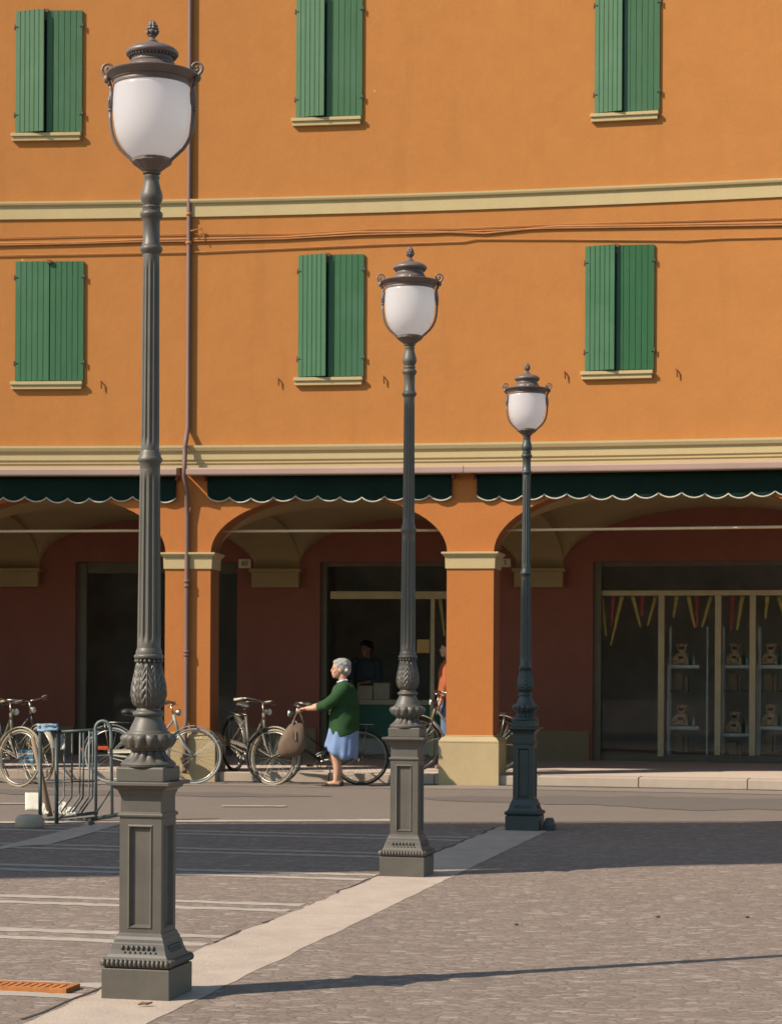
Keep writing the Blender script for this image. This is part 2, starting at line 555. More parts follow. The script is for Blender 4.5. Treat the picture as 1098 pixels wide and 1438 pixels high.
# pale border stones between road and piazza
mb = MB(); a = ground(-200, 1157); b = ground(548, 1152.5)
def strip_line(mb, p, q, half, z, n=24, wob=.012, seed=0):
    rnd = random.Random(seed); d = (q-p); d.z = 0; L = d.length; d.normalize(); s = Vector((-d.y, d.x, 0))
    vs = []; fs = []
    for i in range(n+1):
        c = p.lerp(q, i/n)
        h1 = half + rnd.uniform(-wob, wob); h2 = half + rnd.uniform(-wob, wob)
        vs += [Vector((c.x, c.y, z)) - s*h1, Vector((c.x, c.y, z)) + s*h2]
    for i in range(n): fs.append((2*i, 2*i+2, 2*i+3, 2*i+1))
    mb.add(vs, fs)
strip_line(mb, a, b, .10, .0085, 40, .03)
structure(mb.build('border_line', M['line']))
# worn paint dashes on the road
mb = MB()
for (x0, x1, y0) in ((-40, 62, 1130), (312, 402, 1133.5)):
    strip_line(mb, ground(x0, y0-.3), ground(x1, y0), .085, .0125, 14, .02, seed=int(x1))
structure(mb.build('road_marking', M['paint']))

# concrete strip on which the lamps stand
mb = MB()
rnd = random.Random(3); vs = []; fs = []; N = 90; s0, s1 = -6.0, 10.2
for i in range(N+1):
    s = s0 + (s1-s0)*i/N
    wl = -.235 + rnd.uniform(-.025, .025); wr = .262 + rnd.uniform(-.008, .008)
    vs += [PZ(s, wl, .0018), PZ(s, wr, .0018)]
for i in range(N): fs.append((2*i, 2*i+1, 2*i+3, 2*i+2))
structure(mb.add(vs, fs).build('path', M['strip']))
# dark open joint on the strip's left edge
mb = MB(); vs = []; fs = []; rnd = random.Random(8)
for i in range(N+1):
    s = s0 + (s1-s0)*i/N
    wl = -.243 + rnd.uniform(-.02, .015); h = rnd.uniform(.0, .014)
    vs += [PZ(s, wl-h-.004, .0032), PZ(s, wl+.003, .0032)]
for i in range(N):
    if rnd.random() < .55 + .35*math.sin(i*.45): fs.append((2*i, 2*i+1, 2*i+3, 2*i+2))
structure(mb.add(vs, fs).build('path_joint', M['joint']))
# second, fainter concrete band in the shade at the left
mb = MB(); mb.add([ground(x, y, .004) for x, y in ((-60,1203),(28,1188),(68,1186),(110,1175),(172,1156.5),(122,1158),(72,1171))], [(0,1,2,6),(2,3,6),(3,4,5,6)])
structure(mb.build('path', M['strip']))
# pairs of white stone lines in the setts
for k, s in enumerate((0.02, 1.83, 3.42, 5.35, 7.05, 8.75)):
    mb = MB()
    for j, ds in enumerate((-.17, .15)):
        strip_line(mb, PZ(s+ds, -9.0), PZ(s+ds, -.268), .064, .0022, 120, .022, seed=k*2+j)
    structure(mb.build('paving_line', M['line']))

# rusty drain grate between the first pair of lines
mb = MB(); g0, g1 = -1.9, -.36
for i in range(2):
    mb.box(g0, g1, -.085+i*.15, -.065+i*.15, .0, .022, Matrix.Translation((0,0,0)))
nb = 44
for i in range(nb):
    x = g0 + (g1-g0)*(i+.5)/nb
    mb.box(x-.011, x+.011, -.0645, .0645, .002, .018)
mb.box(g0-.012, g0-.0005, -.085, .085, 0, .022); mb.box(g1+.0005, g1+.012, -.085, .085, 0, .022)
T = Matrix(((E1.x, E2.x, 0, L1.x + E2.x*.0), (E1.y, E2.y, 0, L1.y), (0,0,1,0), (0,0,0,1)))
mb.v = [tuple(T @ Vector(q)) for q in mb.v]
tag(mb.build('drain_grate', M['rust']), 'long rust-orange drain grate between two white stone lines in the setts', 'drain grate')
# small litter
mb = MB(); c = ground(204, 1414)
mb.tube([c+Vector((-.028,-.01,.012)), c+Vector((-.01,.004,.016)), c+Vector((.012,0,.014)), c+Vector((.03,.012,.018))], [.004,.007,.006,.003], 6)
mb.ell(c+Vector((.006,-.004,.016)), .016, .007, .006)
tag(mb.build('dry_leaf', simple('dry_leaf_brown', (.17,.075,.045), .9), smooth=True), 'curled dry brown leaf on the pale strip in front of the nearest lamp', 'leaf')
for x, y, lb in ((724.5, 1299.5, 'leftmost of three dark pebbles lying on the setts'), (923.5, 1288.5, 'middle of three dark pebbles lying on the setts'), (1048.5, 1289, 'rightmost of three dark pebbles lying on the setts')):
    mb = MB(); c = ground(x, y); mb.ell(c+Vector((0,0,.005)), .014, .010, .007, n=9, m=6)
    tag(mb.build('pebble', M['joint'], smooth=True), lb, 'pebble', 'pebbles on the setts')

# portico floor and kerb (a real step)
KH = .125
mb = MB(); mb.fbox(UA, UB, -9.0, -.42, -.02, KH, 40)
structure(mb.build('pavement', M['paving']))
mb = MB(); mb.fbox(UA, UB, -.418, .0, -.02, KH+.002, 40)
structure(mb.build('kerb', M['kerb'], bevel=.012))
mb = MB(); rnd = random.Random(12)
u = UA
while u < UB-1:
    L = rnd.uniform(.9, 1.5)
    mb.fbox(u-.006, u+.006, -.41, .0025, .0, KH+.0045)
    u += L
mb.fbox(UA, UB, .0, .016, .004, .014, 40)
structure(mb.build('kerb_joint', M['joint']))

# ================================================================== BUILDING
BL = thing('building', 'orange rendered arcaded building with green shutters behind the street lamps', 'building', F(0,0,0))
SP = 2.86          # springing height
TW = .52           # front wall thickness
p1a, p1b = fu(232, 900)[0], fu(295.5, 900)[0]
p2a, p2b = fu(627, 900)[0], fu(692.5, 900)[0]
p0b = p1a - 2.78; p0a = p0b - .58
p3a = p2b + 4.05; p3b = p3a + .6
p4a = p3b + 2.8; pm1b = p0a - 2.8
PIERS = [(pm1b-.58, pm1b), (p0a, p0b), (p1a, p1b), (p2a, p2b), (p3a, p3b), (p4a, p4a+.58)]
BAYS = []
for i in range(len(PIERS)-1):
    BAYS.append((PIERS[i][1], PIERS[i+1][0]))
def rise(b): return .72 if b[1]-b[0] < 3.5 else .86
def archz(u, b):
    m = (b[0]+b[1])/2; h = (b[1]-b[0])/2
    q = max(0, 1-((u-m)/h)**2)
    return SP + rise(b)*math.sqrt(q)
ZT = 11.0
ZC = 3.93     # below this the piers' redder paint
def samples(b, n=36):
    m = (b[0]+b[1])/2; h = (b[1]-b[0])/2
    return [m - h*math.cos(PI*i/n) for i in range(n+1)]

# upper wall
mb = MB(); vs = []; fs = []; n = 60; ua, ub = PIERS[0][0], PIERS[-1][1]
mb.fbox(ua, ub, -TW, 0, ZC, ZT, n)
mb.build('wall', M['plaster'], BL)
# arcade wall: spandrels as one mesh
mb = MB()
for b in BAYS:
    us = samples(b); vs = []; fs = []
    for u in us:
        z = archz(u, b)
        vs += [F(u, 0, z), F(u, 0, ZC), F(u, -TW, z), F(u, -TW, ZC)]
    for i in range(len(us)-1):
        a = 4*i; c = a+4
        fs += [(a, c, c+1, a+1), (c+2, a+2, a+3, c+3)]
    mb.add(vs, fs)
for a, b in PIERS:
    vs = [F(a,0,SP), F(b,0,SP), F(b,0,ZC), F(a,0,ZC), F(a,-TW,SP), F(b,-TW,SP), F(b,-TW,ZC), F(a,-TW,ZC)]
    mb.add(vs, [(0,1,2,3), (5,4,7,6)])
mb.build('arcade_wall', M['pier'], BL)
# intrados of the arches
for b in BAYS:
    mb = MB(); us = samples(b); vs = []; fs = []
    for u in us:
        z = archz(u, b); vs += [F(u, 0, z), F(u, -TW, z)]
    for i in range(len(us)-1): fs.append((2*i, 2*i+1, 2*i+3, 2*i+2))
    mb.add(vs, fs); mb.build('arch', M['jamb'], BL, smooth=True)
# piers with base and capital
CAPZ0 = 2.655
for a, b in PIERS:
    mb = MB(); mb.fbox(a, b, -TW, 0, .55, CAPZ0, 2)
    pr = mb.build('pier', M['pier'], BL)
    for uu, dd in ((a, -1), (b, 1)):
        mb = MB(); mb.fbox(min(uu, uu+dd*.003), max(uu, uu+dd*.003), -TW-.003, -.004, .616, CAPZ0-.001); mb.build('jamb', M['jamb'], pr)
    mb = MB()
    mb.fbox(a-.085, b+.085, -TW-.08, .065, -.02, .525, 2)
    st = [(.085,.525),(.085,.54),(.05,.585),(.012,.60),(.012,.615)]
    for (e0,z0),(e1,z1) in zip(st[:-1], st[1:]):
        mb.hexa([F(a-e0,e0*.8,z0),F(b+e0,e0*.8,z0),F(b+e0,-TW-e0,z0),F(a-e0,-TW-e0,z0),F(a-e1,e1*.8,z1),F(b+e1,e1*.8,z1),F(b+e1,-TW-e1,z1),F(a-e1,-TW-e1,z1)])
    mb.build('pier_base', M['stonebase'], pr, bevel=.006)
    mb = MB()
    for e0, e1, z0, z1 in ((.018,.022,CAPZ0,2.80),(.028,.055,2.80,2.835),(.062,.062,2.835,SP)):
        mb.hexa([F(a-e0,e0,z0),F(b+e0,e0,z0),F(b+e0,-TW-e0,z0),F(a-e0,-TW-e0,z0),F(a-e1,e1,z1),F(b+e1,e1,z1),F(b+e1,-TW-e1,z1),F(a-e1,-TW-e1,z1)])
    mb.build('capital', M['cream'], pr, bevel=.004)

# mouldings (string courses)
def course(prof_px, name):
    """prof: list of (w, z) profile lines drawn at u=0"""
    mb = MB(); mb.fprofile(ua, ub, prof_px, 70); return mb.build(name, M['cream'], BL)
_, zb = fu(560, 655); _, zt = fu(560, 624)
h = zt - zb
course([(.002,zb),(.030,zb),(.030,zb+h*.16),(.045,zb+h*.20),(.045,zb+h*.30),(.062,zb+h*.36),(.062,zb+h*.70),(.090,zb+h*.76),(.105,zb+h*.90),(.105,zt),(.002,zt+.01)], 'cornice')
_, zb2 = fu(560, 298); _, zt2 = fu(560, 273.5)
h2 = zt2 - zb2
course([(.002,zb2),(.022,zb2),(.022,zb2+h2*.72),(.050,zb2+h2*.80),(.058,zb2+h2*.90),(.058,zt2),(.002,zt2+.008)], 'string_course')

# windows with plank shutters and sills
def leaf(uh, wd, z0, z1, ang, direc, parent, smat):
    """one shutter leaf hinged at uh, running direc*wd, swung out by ang degrees"""
    th = .024; n = 6; pw = wd/n; g = .0045; prof = []
    for i in range(n):
        x0 = i*pw; x1 = x0+pw
        prof += [(x0 + (g if i else 0), th), (x1 - (g if i < n-1 else 0), th)]
        if i < n-1: prof += [(x1, th-.008)]
    prof += [(wd, 0), (0, 0)]
    ca, sa = math.cos(R(ang)), math.sin(R(ang))
    mb = MB(); m = len(prof)
    def P(x, t_, z): return F(uh + direc*(x*ca - t_*sa*1.0), .004 + x*sa + t_*ca, z)
    vs = [P(x, q, z0) for x, q in prof] + [P(x, q, z1) for x, q in prof]
    fs = [(i, (i+1)%m, m+(i+1)%m, m+i) for i in range(m)] + [tuple(reversed(range(m))), tuple(m+i for i in range(m))]
    if direc > 0: fs = [tuple(reversed(q)) for q in fs]
    s = mb.add(vs, fs).build('shutter', smat, parent)
    for z in (z0 + .22, z1 - .20):
        hb = MB()
        e = [P(-.010, th+.004, z), P(.035, th+.004, z)]
        hb.tube([e[0], e[1]], .005, 6)
        hb.tube([e[0]-Vector((0,0,.032)), e[0]+Vector((0,0,.032))], .008, 6)
        hb.build('hinge', M['hinge'], s, smooth=True)
    return s
def window(x0, x1, y0, y1, aL, aR, split=.48):
    smat = (M['shutter_deep'] if x0 > 800 else M['shutter']) if y1 > 300 else M['shutter_faded']
    u0, u1, z0, z1 = fuz(x0, x1, y0, y1, .03)
    mb = MB(); mb.fbox(u0+.02, u1-.02, .0015, .006, z0, z1-.01)
    wn = mb.build('window', M['darkgap'], BL)
    wl = (u1-u0)*split
    leaf(u0, wl, z0+.012, z1, aL, 1, wn, smat)
    leaf(u1, (u1-u0)-wl-.012, z0+.012, z1-.003, aR, -1, wn, smat)
    sb = MB(); e = .065; sx0, sx1 = u0-.055, u1-.005
    sb.fbox(sx0+.012, sx1-.012, .001, .048, z0-.095, z0-.042)
    sb.fbox(sx0, sx1, .001, .068, z0-.0415, z0)
    sb.build('sill', M['cream'], wn, bevel=.005)
    # catch at the top middle
    cb = MB(); cb.fbox(u0+wl-.02, u0+wl+.03, .05, .075, z1-.03, z1+.012); cb.build('catch', M['iron'], wn)
    return wn
window(22, 117.5, 367, 536, 2.5, 2.0, .5)
window(419.5, 510.5, 357.5, 530, 13, 3, .45)
window(822, 917.5, 344.5, 521, 13, 4, .45)
window(23, 115.5, 15, 187, 13, 3.5, .46)
window(416.5, 508.5, -8, 165, 13, 3.5, .455)
window(835.5, 925.5, -18, 158, 13, 4, .445)
# neighbours just out of frame at the same spacing
window(1230, 1326, 330, 512, 8, 4, .45)
window(-380, -288, 374, 542, 8, 4, .45)
# iron shutter stops on the wall
for x, y in ((142, 541), (390.5, 537), (538, 534), (792, 527.5), (949, 524.5)):
    u, z = fu(x, y); mb = MB()
    mb.tube([F(u, -.01, z+.045), F(u, .025, z+.05), F(u+.010, .032, z+.03), F(u+.016, .03, z-.045)], [.009,.009,.009,.007], 7)
    mb.build('shutter_stop', M['iron'], BL, smooth=True)

# downpipe with collars
mb = MB(); ux, _ = fu(266, 400)
PW = .031
pipe = [F(ux, PW, ZT), F(ux, PW, 4.34)]
ux2 = fu(263.5, 850)[0]
pts = [F(ux, PW, ZT), F(ux, PW, 4.42), F(ux, .12, 4.28), F(ux-.01, .155, 4.15), F(ux-.01, .155, 4.05), F(ux2, .22, 3.96), F(ux2, .22, 3.80), F(ux2, .07, 3.62), F(ux2, .04, 3.3), F(ux2, .04, .80), F(ux2, .11, .60), F(ux2, .11, .20), F(ux2+.01, .15, .12)]
mb.tube(pts, .030, 16)
dp = mb.build('downpipe', M['pipe'], BL, smooth=True, angle=50)
for z, uu, w in ((2.50, ux2, .04), (2.44, ux2, .04), (1.62, ux2, .04), (1.58, ux2, .04), (6.72, ux, PW), (7.08, ux, PW)):
    mb = MB(); c = F(uu, w, z)
    mb.lathe([(.032,-.018),(.040,-.012),(.042,0),(.040,.012),(.032,.018)], 18, M=Matrix.Translation(c))
    mb.build('pipe_collar', M['pipe'] if z < 5 else M['cable'], dp, smooth=True)
mb = MB(); mb.tube([F(ux+.03,.08,6.86),F(ux+.16,.04,6.9),F(ux+.19,.03,6.8),F(ux+.22,.03,6.72)], .008, 6); mb.build('pipe_tie', M['cable'], dp, smooth=True)

# painted cables along the wall
def cable(pxs, r, w=.015):
    pts = []
    for (x0, y0), (x1, y1) in zip(pxs[:-1], pxs[1:]):
        n = 6
        for i in range(n):
            x = x0 + (x1-x0)*i/n; y = y0 + (y1-y0)*i/n
            u, z = fu(x, y, w); pts.append(F(u, w, z))
    u, z = fu(*pxs[-1], w); pts.append(F(u, w, z))
    MB().tube(pts, r, 7).build('cable', M['cable'], BL, smooth=True)
cable([(-700,352),(-120,347),(0,342),(100,341),(200,337),(262,336),(400,333),(500,326.5),(600,325.5),(680,328),(780,318),(900,316.5),(1098,313),(1250,311)], .014)
cable([(-700,354),(-120,348),(0,344.5),(100,342.5),(200,339.5),(262,339),(400,335.5),(500,330),(600,327.5),(680,324),(780,320.5),(900,319),(1098,316),(1250,314)], .011, .018)
cable([(-700,370),(-120,363),(0,359),(150,356.5),(280,354),(400,349),(540,343),(650,339.5),(668,336),(800,336.5),(960,338),(1010,335),(1098,333),(1250,332)], .008)
cable([(-700,336),(-120,331),(0,334),(120,331),(262,329),(420,328),(520,322),(640,321),(800,314.5),(960,310),(1098,306),(1250,304)], .006)

# ---------------------------------------------------------------- portico interior
WB = -4.55
C1a, C1b, Cz0, Cz1 = fuz(357, 418, 781, 803, WB+.1)
C2a, C2b, _, _ = fuz(724, 789, 781, 803, WB+.1)
c1, c2 = (C1a+C1b)/2, (C2a+C2b)/2
BC = {2: c1, 3: c2}
BC[1] = c1 - 3.55; BC[0] = c1 - 7.1; BC[4] = c2 + 4.75; BC[5] = c2 + 8.3
HWID = .30
def hw_arch(w, r):
    m = (-TW + WB)/2; h = (-TW - WB)/2
    return SP + r*math.sqrt(max(0, 1-((w-m)/h)**2))
for i in range(len(BAYS)):
    b = BAYS[i]; r = rise(b)
    n = 28; vs = []; fs = []
    for j in range(n+1):
        tw = .5 - .5*math.cos(PI*j/n); w = -TW + (WB+TW)*tw
        bl = b[0]*(1-tw) + (BC[i]+HWID)*tw; br = b[1]*(1-tw) + (BC[i+1]-HWID)*tw
        for k in range(n+1):
            q = -math.cos(PI*k/n); u = (bl+br)/2 + (br-bl)/2*q
            hu = SP + r*math.sqrt(max(0, 1-q*q))
            vs.append(F(u, w, max(hu, hw_arch(w, r))+.004))
    for j in range(n):
        for k in range(n):
            a = j*(n+1)+k; fs.append((a, a+1, a+n+2, a+n+1))
    MB().add(vs, fs).build('vault', M['vault'], BL, smooth=True, angle=22)
for i in range(len(PIERS)):
    uf = (PIERS[i][0]+PIERS[i][1])/2; hf = (PIERS[i][1]-PIERS[i][0])/2
    n = 28; vs = []; fs = []
    for j in range(n+1):
        tw = .5 - .5*math.cos(PI*j/n); w = -TW + (WB+TW)*tw
        c = uf*(1-tw) + BC[i]*tw; hh = hf*(1-tw) + HWID*tw + .012
        z = hw_arch(w, .66)
        vs += [F(c-hh, w, z), F(c+hh, w, z), F(c+hh, w, 4.0), F(c-hh, w, 4.0)]
    for j in range(n):
        a = 4*j; e = a+4
        fs += [(a, a+1, e+1, e), (a+1, a+2, e+2, e+1), (a+3, a, e, e+3)]
    MB().add(vs, fs).build('transverse_arch', M['vault'], BL, smooth=True, angle=30)
    # impost corbel against the back wall
    mb = MB()
    mb.fbox(BC[i]-HWID-.02, BC[i]+HWID+.02, WB-.01, WB+.17, SP-.27, SP-.05)
    mb.fbox(BC[i]-HWID-.05, BC[i]+HWID+.05, WB-.01, WB+.21, SP-.0495, SP+.002)
    mb.build('corbel', M['vault'], BL, bevel=.006)

# back wall with openings
def pz(y, x, w): return fu(x, y, w)[1]
OT = fu(900, 788, WB)[1]
O1 = (fu(106, 900, WB)[0], fu(333, 900, WB)[0])
O2 = (fu(449, 900, WB)[0], fu(664, 900, WB)[0])
O3 = (fu(832, 900, WB)[0], fu(832, 900, WB)[0] + 4.9)
OPEN = [O1, O2, O3]
ub_ = sorted([UA-.5, UB] + [q for o in OPEN for q in o]); zb_ = [KH-.05, OT, 4.6]
mb = MB()
for i in range(len(ub_)-1):
    for j in range(2):
        um = (ub_[i]+ub_[i+1])/2
        if j == 0 and any(o[0] < um < o[1] for o in OPEN): continue
        mb.fbox(ub_[i], ub_[i+1], WB-.30, WB, zb_[j], zb_[j+1], max(1, int((ub_[i+1]-ub_[i])/.6)))
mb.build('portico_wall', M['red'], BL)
# grey skirting of the back wall
edges = [(UA-.5, O1[0]-.01), (O1[1]+.01, O2[0]-.04), (O2[1]+.01, O3[0]-.04), (O3[1]+.01, UB)]
for a, b in edges:
    mb = MB(); mb.fbox(a, b, WB+.001, WB+.03, KH+.001, KH+.42, 6); mb.build('skirting', M['dim_base'], BL)
# floor/ceiling above the vaults so no light leaks in
mb = MB(); mb.fbox(UA-.5, UB, -9.0, -TW-.002, 4.05, 4.2, 30); mb.build('upper_floor', M['dark'], BL)
mb = MB(); mb.fbox(UA-.5, UB, -9.3, -9.0, -.02, ZT, 30); mb.build('rear_wall', M['dark'], BL)
mb = MB(); mb.fbox(UA-.5, UB, -9.3, 0.0, ZT+.002, ZT+.25, 30); mb.build('roof', M['pipe'], BL)
for a in (UA-.5, (O1[1]+O2[0])/2, (O2[1]+O3[0])/2, UB-.2):
    mb = MB(); mb.fbox(a, a+.15, -8.99, WB-.302, KH, 4.04); mb.build('partition', M['dark'], BL)
# ends of the portico
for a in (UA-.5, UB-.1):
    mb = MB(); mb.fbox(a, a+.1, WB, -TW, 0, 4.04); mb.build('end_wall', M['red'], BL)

# iron tie rods across the arches
for (x0, x1, y0, y1) in ((-300, 226, 745.5, 745), (312, 618, 746, 744.5), (702, 1160, 744.5, 739)):
    w = -.26
    a, za = fu(x0, y0, w); b, zb_r = fu(x1, y1, w)
    if x0 == -300: a = p0b
    if x1 == 1160: b = p3a
    MB().tube([F(a+(b-a)*i/8, w, za+(zb_r-za)*i/8) for i in range(9)], .017, 8).build('tie_rod', M['rod'], BL, smooth=True)

# house number plates on the back wall
def plate(x, y, w_, h_, text):
    u, z = fu(x, y, WB+.01)
    mb = MB(); mb.fbox(u-w_/2, u+w_/2, WB+.001, WB+.02, z-h_/2, z+h_/2)
    pl = mb.build('house_number', M['plate'], BL, bevel=.003)
    cu = bpy.data.curves.new('number', 'FONT'); cu.body = text; cu.size = h_*.78; cu.align_x = 'CENTER'; cu.align_y = 'CENTER'; cu.extrude = .002
    o = bpy.data.objects.new('number', cu); COL.objects.link(o)
    dg = bpy.context.evaluated_depsgraph_get(); dg.update()
    me = bpy.data.meshes.new_from_object(o.evaluated_get(dg)); bpy.data.objects.remove(o)
    th = TH0 + KTH*u
    X = Vector((math.cos(th), -math.sin(th), 0)); Nn = Vector((-math.sin(th), -math.cos(th), 0)); c = F(u, WB+.023, z)
    for v in me.vertices:
        q = v.co.copy(); v.co = c + X*q.x + Vector((0,0,1))*q.y + Nn*q.z
    me.materials.clear(); me.materials.append(M['black'])
    q = bpy.data.objects.new('number', me); COL.objects.link(q); attach(q, pl)
plate(344, 791.5, .165, .13, '80')
plate(709, 790.5, .15, .12, '3')

# ---------------------------------------------------------------- shop fronts
def fpx(mb, x0, x1, y0, y1, w0, w1):
    a, b, c, d = fuz(x0, x1, y0, y1, max(w0, w1)); mb.fbox(a, b, min(w0,w1), max(w0,w1), c, d)
WS = WB - .20
FL = KH + .002
# doorway in the left bay: dark timber door set deep with a lighter jamb
dw = MB(); dw.fbox(O1[0], O1[0]+.13, WS-.05, WS+.10, FL, OT-.01); dw.fbox(O1[0]+.131, O1[1]-.005, WS-.04, WS+.06, OT-.16, OT-.002)
sf = dw.build('shop_door', M['frame'], BL)
mb = MB(); mb.fbox(O1[0]+.132, O1[1]-.01, WS-.03, WS-.018, FL+.01, OT-.165); mb.build('door_glass', M['glass'], sf)
# middle shop: wide opening with transom
ms = MB()
ms.fbox(O2[0]+.002, O2[0]+.08, WS-.06, WS+.12, FL, OT-.002); ms.fbox(O2[0]+.081, O2[1]-.002, WS-.06, WS+.10, OT-.06, OT-.002)
sf2 = ms.build('shop_front', M['frame'], BL)
mb = MB(); fpx(mb, 464, 664, 830.5, 841, WS-.05, WS+.05); fpx(mb, 604, 609.5, 841.2, 1062, WS-.05, WS+.05)
mb.build('shop_frame', M['tanframe'], sf2)
a, b, c, d = fuz(604, 664, 842, 1062, WS); mb = MB(); mb.fbox(b-(b-a)+.07, b, WS-.004, WS+.004, FL+.02, d); mb.build('glass_pane', M['glass'], sf2)
a, b, c, d = fuz(464, 664, 796, 830, WS); mb = MB(); mb.fbox(a, b, WS-.004, WS+.004, c+.01, d-.03); mb.build('glass_pane', M['glass'], sf2)
# right shop: glazed front, transom and tan uprights
rs = MB()
rs.fbox(O3[0]+.002, O3[0]+.10, WS-.06, WS+.14, FL, OT-.002); rs.fbox(O3[0]+.101, O3[1], WS-.06, WS+.10, OT-.07, OT-.002)
rs.fbox(O3[0]+.101, O3[1], WS-.05, WS+.06, FL, FL+.10)
sf3 = rs.build('shop_front', M['frame'], BL)
mb = MB(); a, b, c, d = fuz(843, 1098, 829.5, 836.5, WS); mb.fbox(a, O3[1], WS-.02, WS+.062, c, d)
zt3 = c
UPR = []
for x in (928.5, 1008, 1056.5):
    u = fu(x, 950, WS)[0]; UPR.append(u); mb.fbox(u-.038, u+.038, WS-.06, WS+.10, FL+.0, zt3-.002)
u = UPR[-1] + (UPR[1]-UPR[0]); 
while u < O3[1]-.1:
    mb.fbox(u-.038, u+.038, WS-.06, WS+.10, FL, zt3-.002); UPR.append(u); u += UPR[1]-UPR[0]
mb.build('shop_frame', M['tanframe'], sf3)
lo = O3[0]+.101
for u in UPR + [O3[1]]:
    mb = MB(); mb.fbox(lo, u-.039, WS-.003, WS+.003, FL+.101, zt3-.003); mb.build('glass_pane', M['glass'], sf3)
    lo = u + .039
mb = MB(); mb.fbox(O3[0]+.101, O3[1], WS-.003, WS+.003, d+.002, OT-.072); mb.build('glass_pane', M['glass'], sf3)
# folding-door feet in front of the frame
for u in UPR:
    mb = MB(); mb.hexa([F(u-.05, WS+.101, FL+.001), F(u+.62, WS+.101, FL+.001), F(u+.62, WS+.12, FL+.001), F(u-.05, WS+.23, FL+.001), F(u-.05, WS+.101, FL+.07), F(u+.62, WS+.101, FL+.07), F(u+.62, WS+.12, FL+.07), F(u-.05, WS+.23, FL+.07)])
    mb.build('door_foot', M['frame'], sf3)

# counter in the middle shop, with boxes
WI = WS - 1.0
cb = MB(); a, b, c, d = fuz(478, 700, 990, 1050, WI); cb.fbox(a, b, WI-.55, WI, KH+.25, d)
ct = thing('counter', 'dark green shop counter with tan top inside the middle bay', 'counter', F((a+b)/2, WI-.3, KH))
cb.build('front_panel', M['counter'], ct)
mb = MB(); mb.fbox(a-.02, b+.02, WI-.60, WI+.03, d+.001, d+.075); mb.build('counter_top', M['countertop'], ct); ctop = d+.076
mb = MB(); mb.fbox(a+.02, b-.02, WI-.5, WI-.06, KH+.001, KH+.249); mb.build('plinth', M['dark'], ct)
def carton(x0, x1, hgt, w0, label, zb=None):
    a, b, _, _ = fuz(x0, x1, 960, 985, WI); z = ctop if zb is None else zb
    g = .006
    t_ = thing('carton', label, 'box', F((a+b)/2, w0, z), 'cartons on the shop counter')
    mb = MB(); mb.fbox(a, b, w0-.26, w0, z, z+hgt-.012); mb.build('body', M['card'], t_, bevel=.004)
    mb = MB(); mb.fbox(a-.004, b+.004, w0-.264, w0+.004, z+hgt-.0115, z+hgt); mb.build('lid', M['card'], t_)
carton(501, 522, .21, WI-.06, 'smaller grey-tan carton on the green counter, just right of the cyclist')
carton(523.5, 546, .25, WI-.06, 'larger grey-tan carton on the green counter, nearer the second lamp')
# ochre card hanging on the frame
mb = MB(); a, b, c, d = fuz(585.5, 603, 898, 917, WS+.055); mb.fbox(a, b, WS+.06, WS+.068, c, d)
mb.tube([F(b, WS+.064, d-.02), F(b+.06, WS+.055, d-.02)], .005, 6)
tag(mb.build('card_sign', M['sign']), 'plain ochre card hung on the shop upright beside the second lamp', 'sign')

# ribbons hanging from the transom
rb = []
def ribbon(x0, xb, yb, col):
    w = WS - .05
    u0, z0 = fu(x0, 838, w); u1, z1 = fu(xb, yb, w)
    mb = MB(); n = 8; vs = []; fs = []
    for i in range(n+1):
        k = i/n; u = u0 + (u1-u0)*k; z = zt3 - .01 + (z1-zt3)*k; hw = .026*(1-.55*k); dw = .012*math.sin(k*7+x0)
        vs += [F(u-hw, w+dw, z), F(u+hw, w+dw, z), F(u+hw, w+dw-.004, z), F(u-hw, w+dw-.004, z)]
    for i in range(n):
        a = 4*i; e = a+4
        for q in range(4): fs.append((a+q, a+(q+1)%4, e+(q+1)%4, e+q))
    fs += [(0,1,2,3), (4*n+3, 4*n+2, 4*n+1, 4*n)]
    mb.add(vs, fs); return mb.build('ribbon', M[col])
RB = [(844,851,892,'yellow'),(861,858,880,'redrib'),(873,857,905,'yellow'),(888,899,880,'yellow'),(901,901,864,'redrib'),(920,909,878,'yellow'),(950,945,866,'yellow'),
      (966,975,880,'yellow'),(978,978,880,'redrib'),(998,985,880,'yellow'),(1028,1026,884,'redrib'),(1042,1034,884,'yellow'),(1077,1074,868,'yellow'),(1093,1101,870,'yellow'),(617,624,892,'yellow')]
names = {'yellow':'yellow','redrib':'red'}
desc = ['yellow ribbon hanging at the far left of the right shop window, slanting right', 'red ribbon between the two yellow ones at the window\'s left edge', 'long yellow ribbon slanting left, third from the window\'s left edge',
        'yellow ribbon left of the second red ribbon in the shop window', 'short red ribbon in the middle of the first glazed panel', 'yellow ribbon just left of the first tan upright',
        'short faded yellow ribbon right of the first tan upright', 'yellow ribbon left of the red one in the second panel', 'red ribbon in the middle of the second panel', 'yellow ribbon just left of the second tan upright',
        'red ribbon in the narrow third panel', 'yellow ribbon in the narrow third panel', 'short yellow ribbon right of the third tan upright', 'yellow ribbon at the right edge of the photograph\'s shop window', 'yellow ribbon behind glass beside the middle shop\'s upright']
for q, ds in zip(RB, desc): tag(ribbon(*q), ds, 'ribbon', 'ribbons in the shop windows')

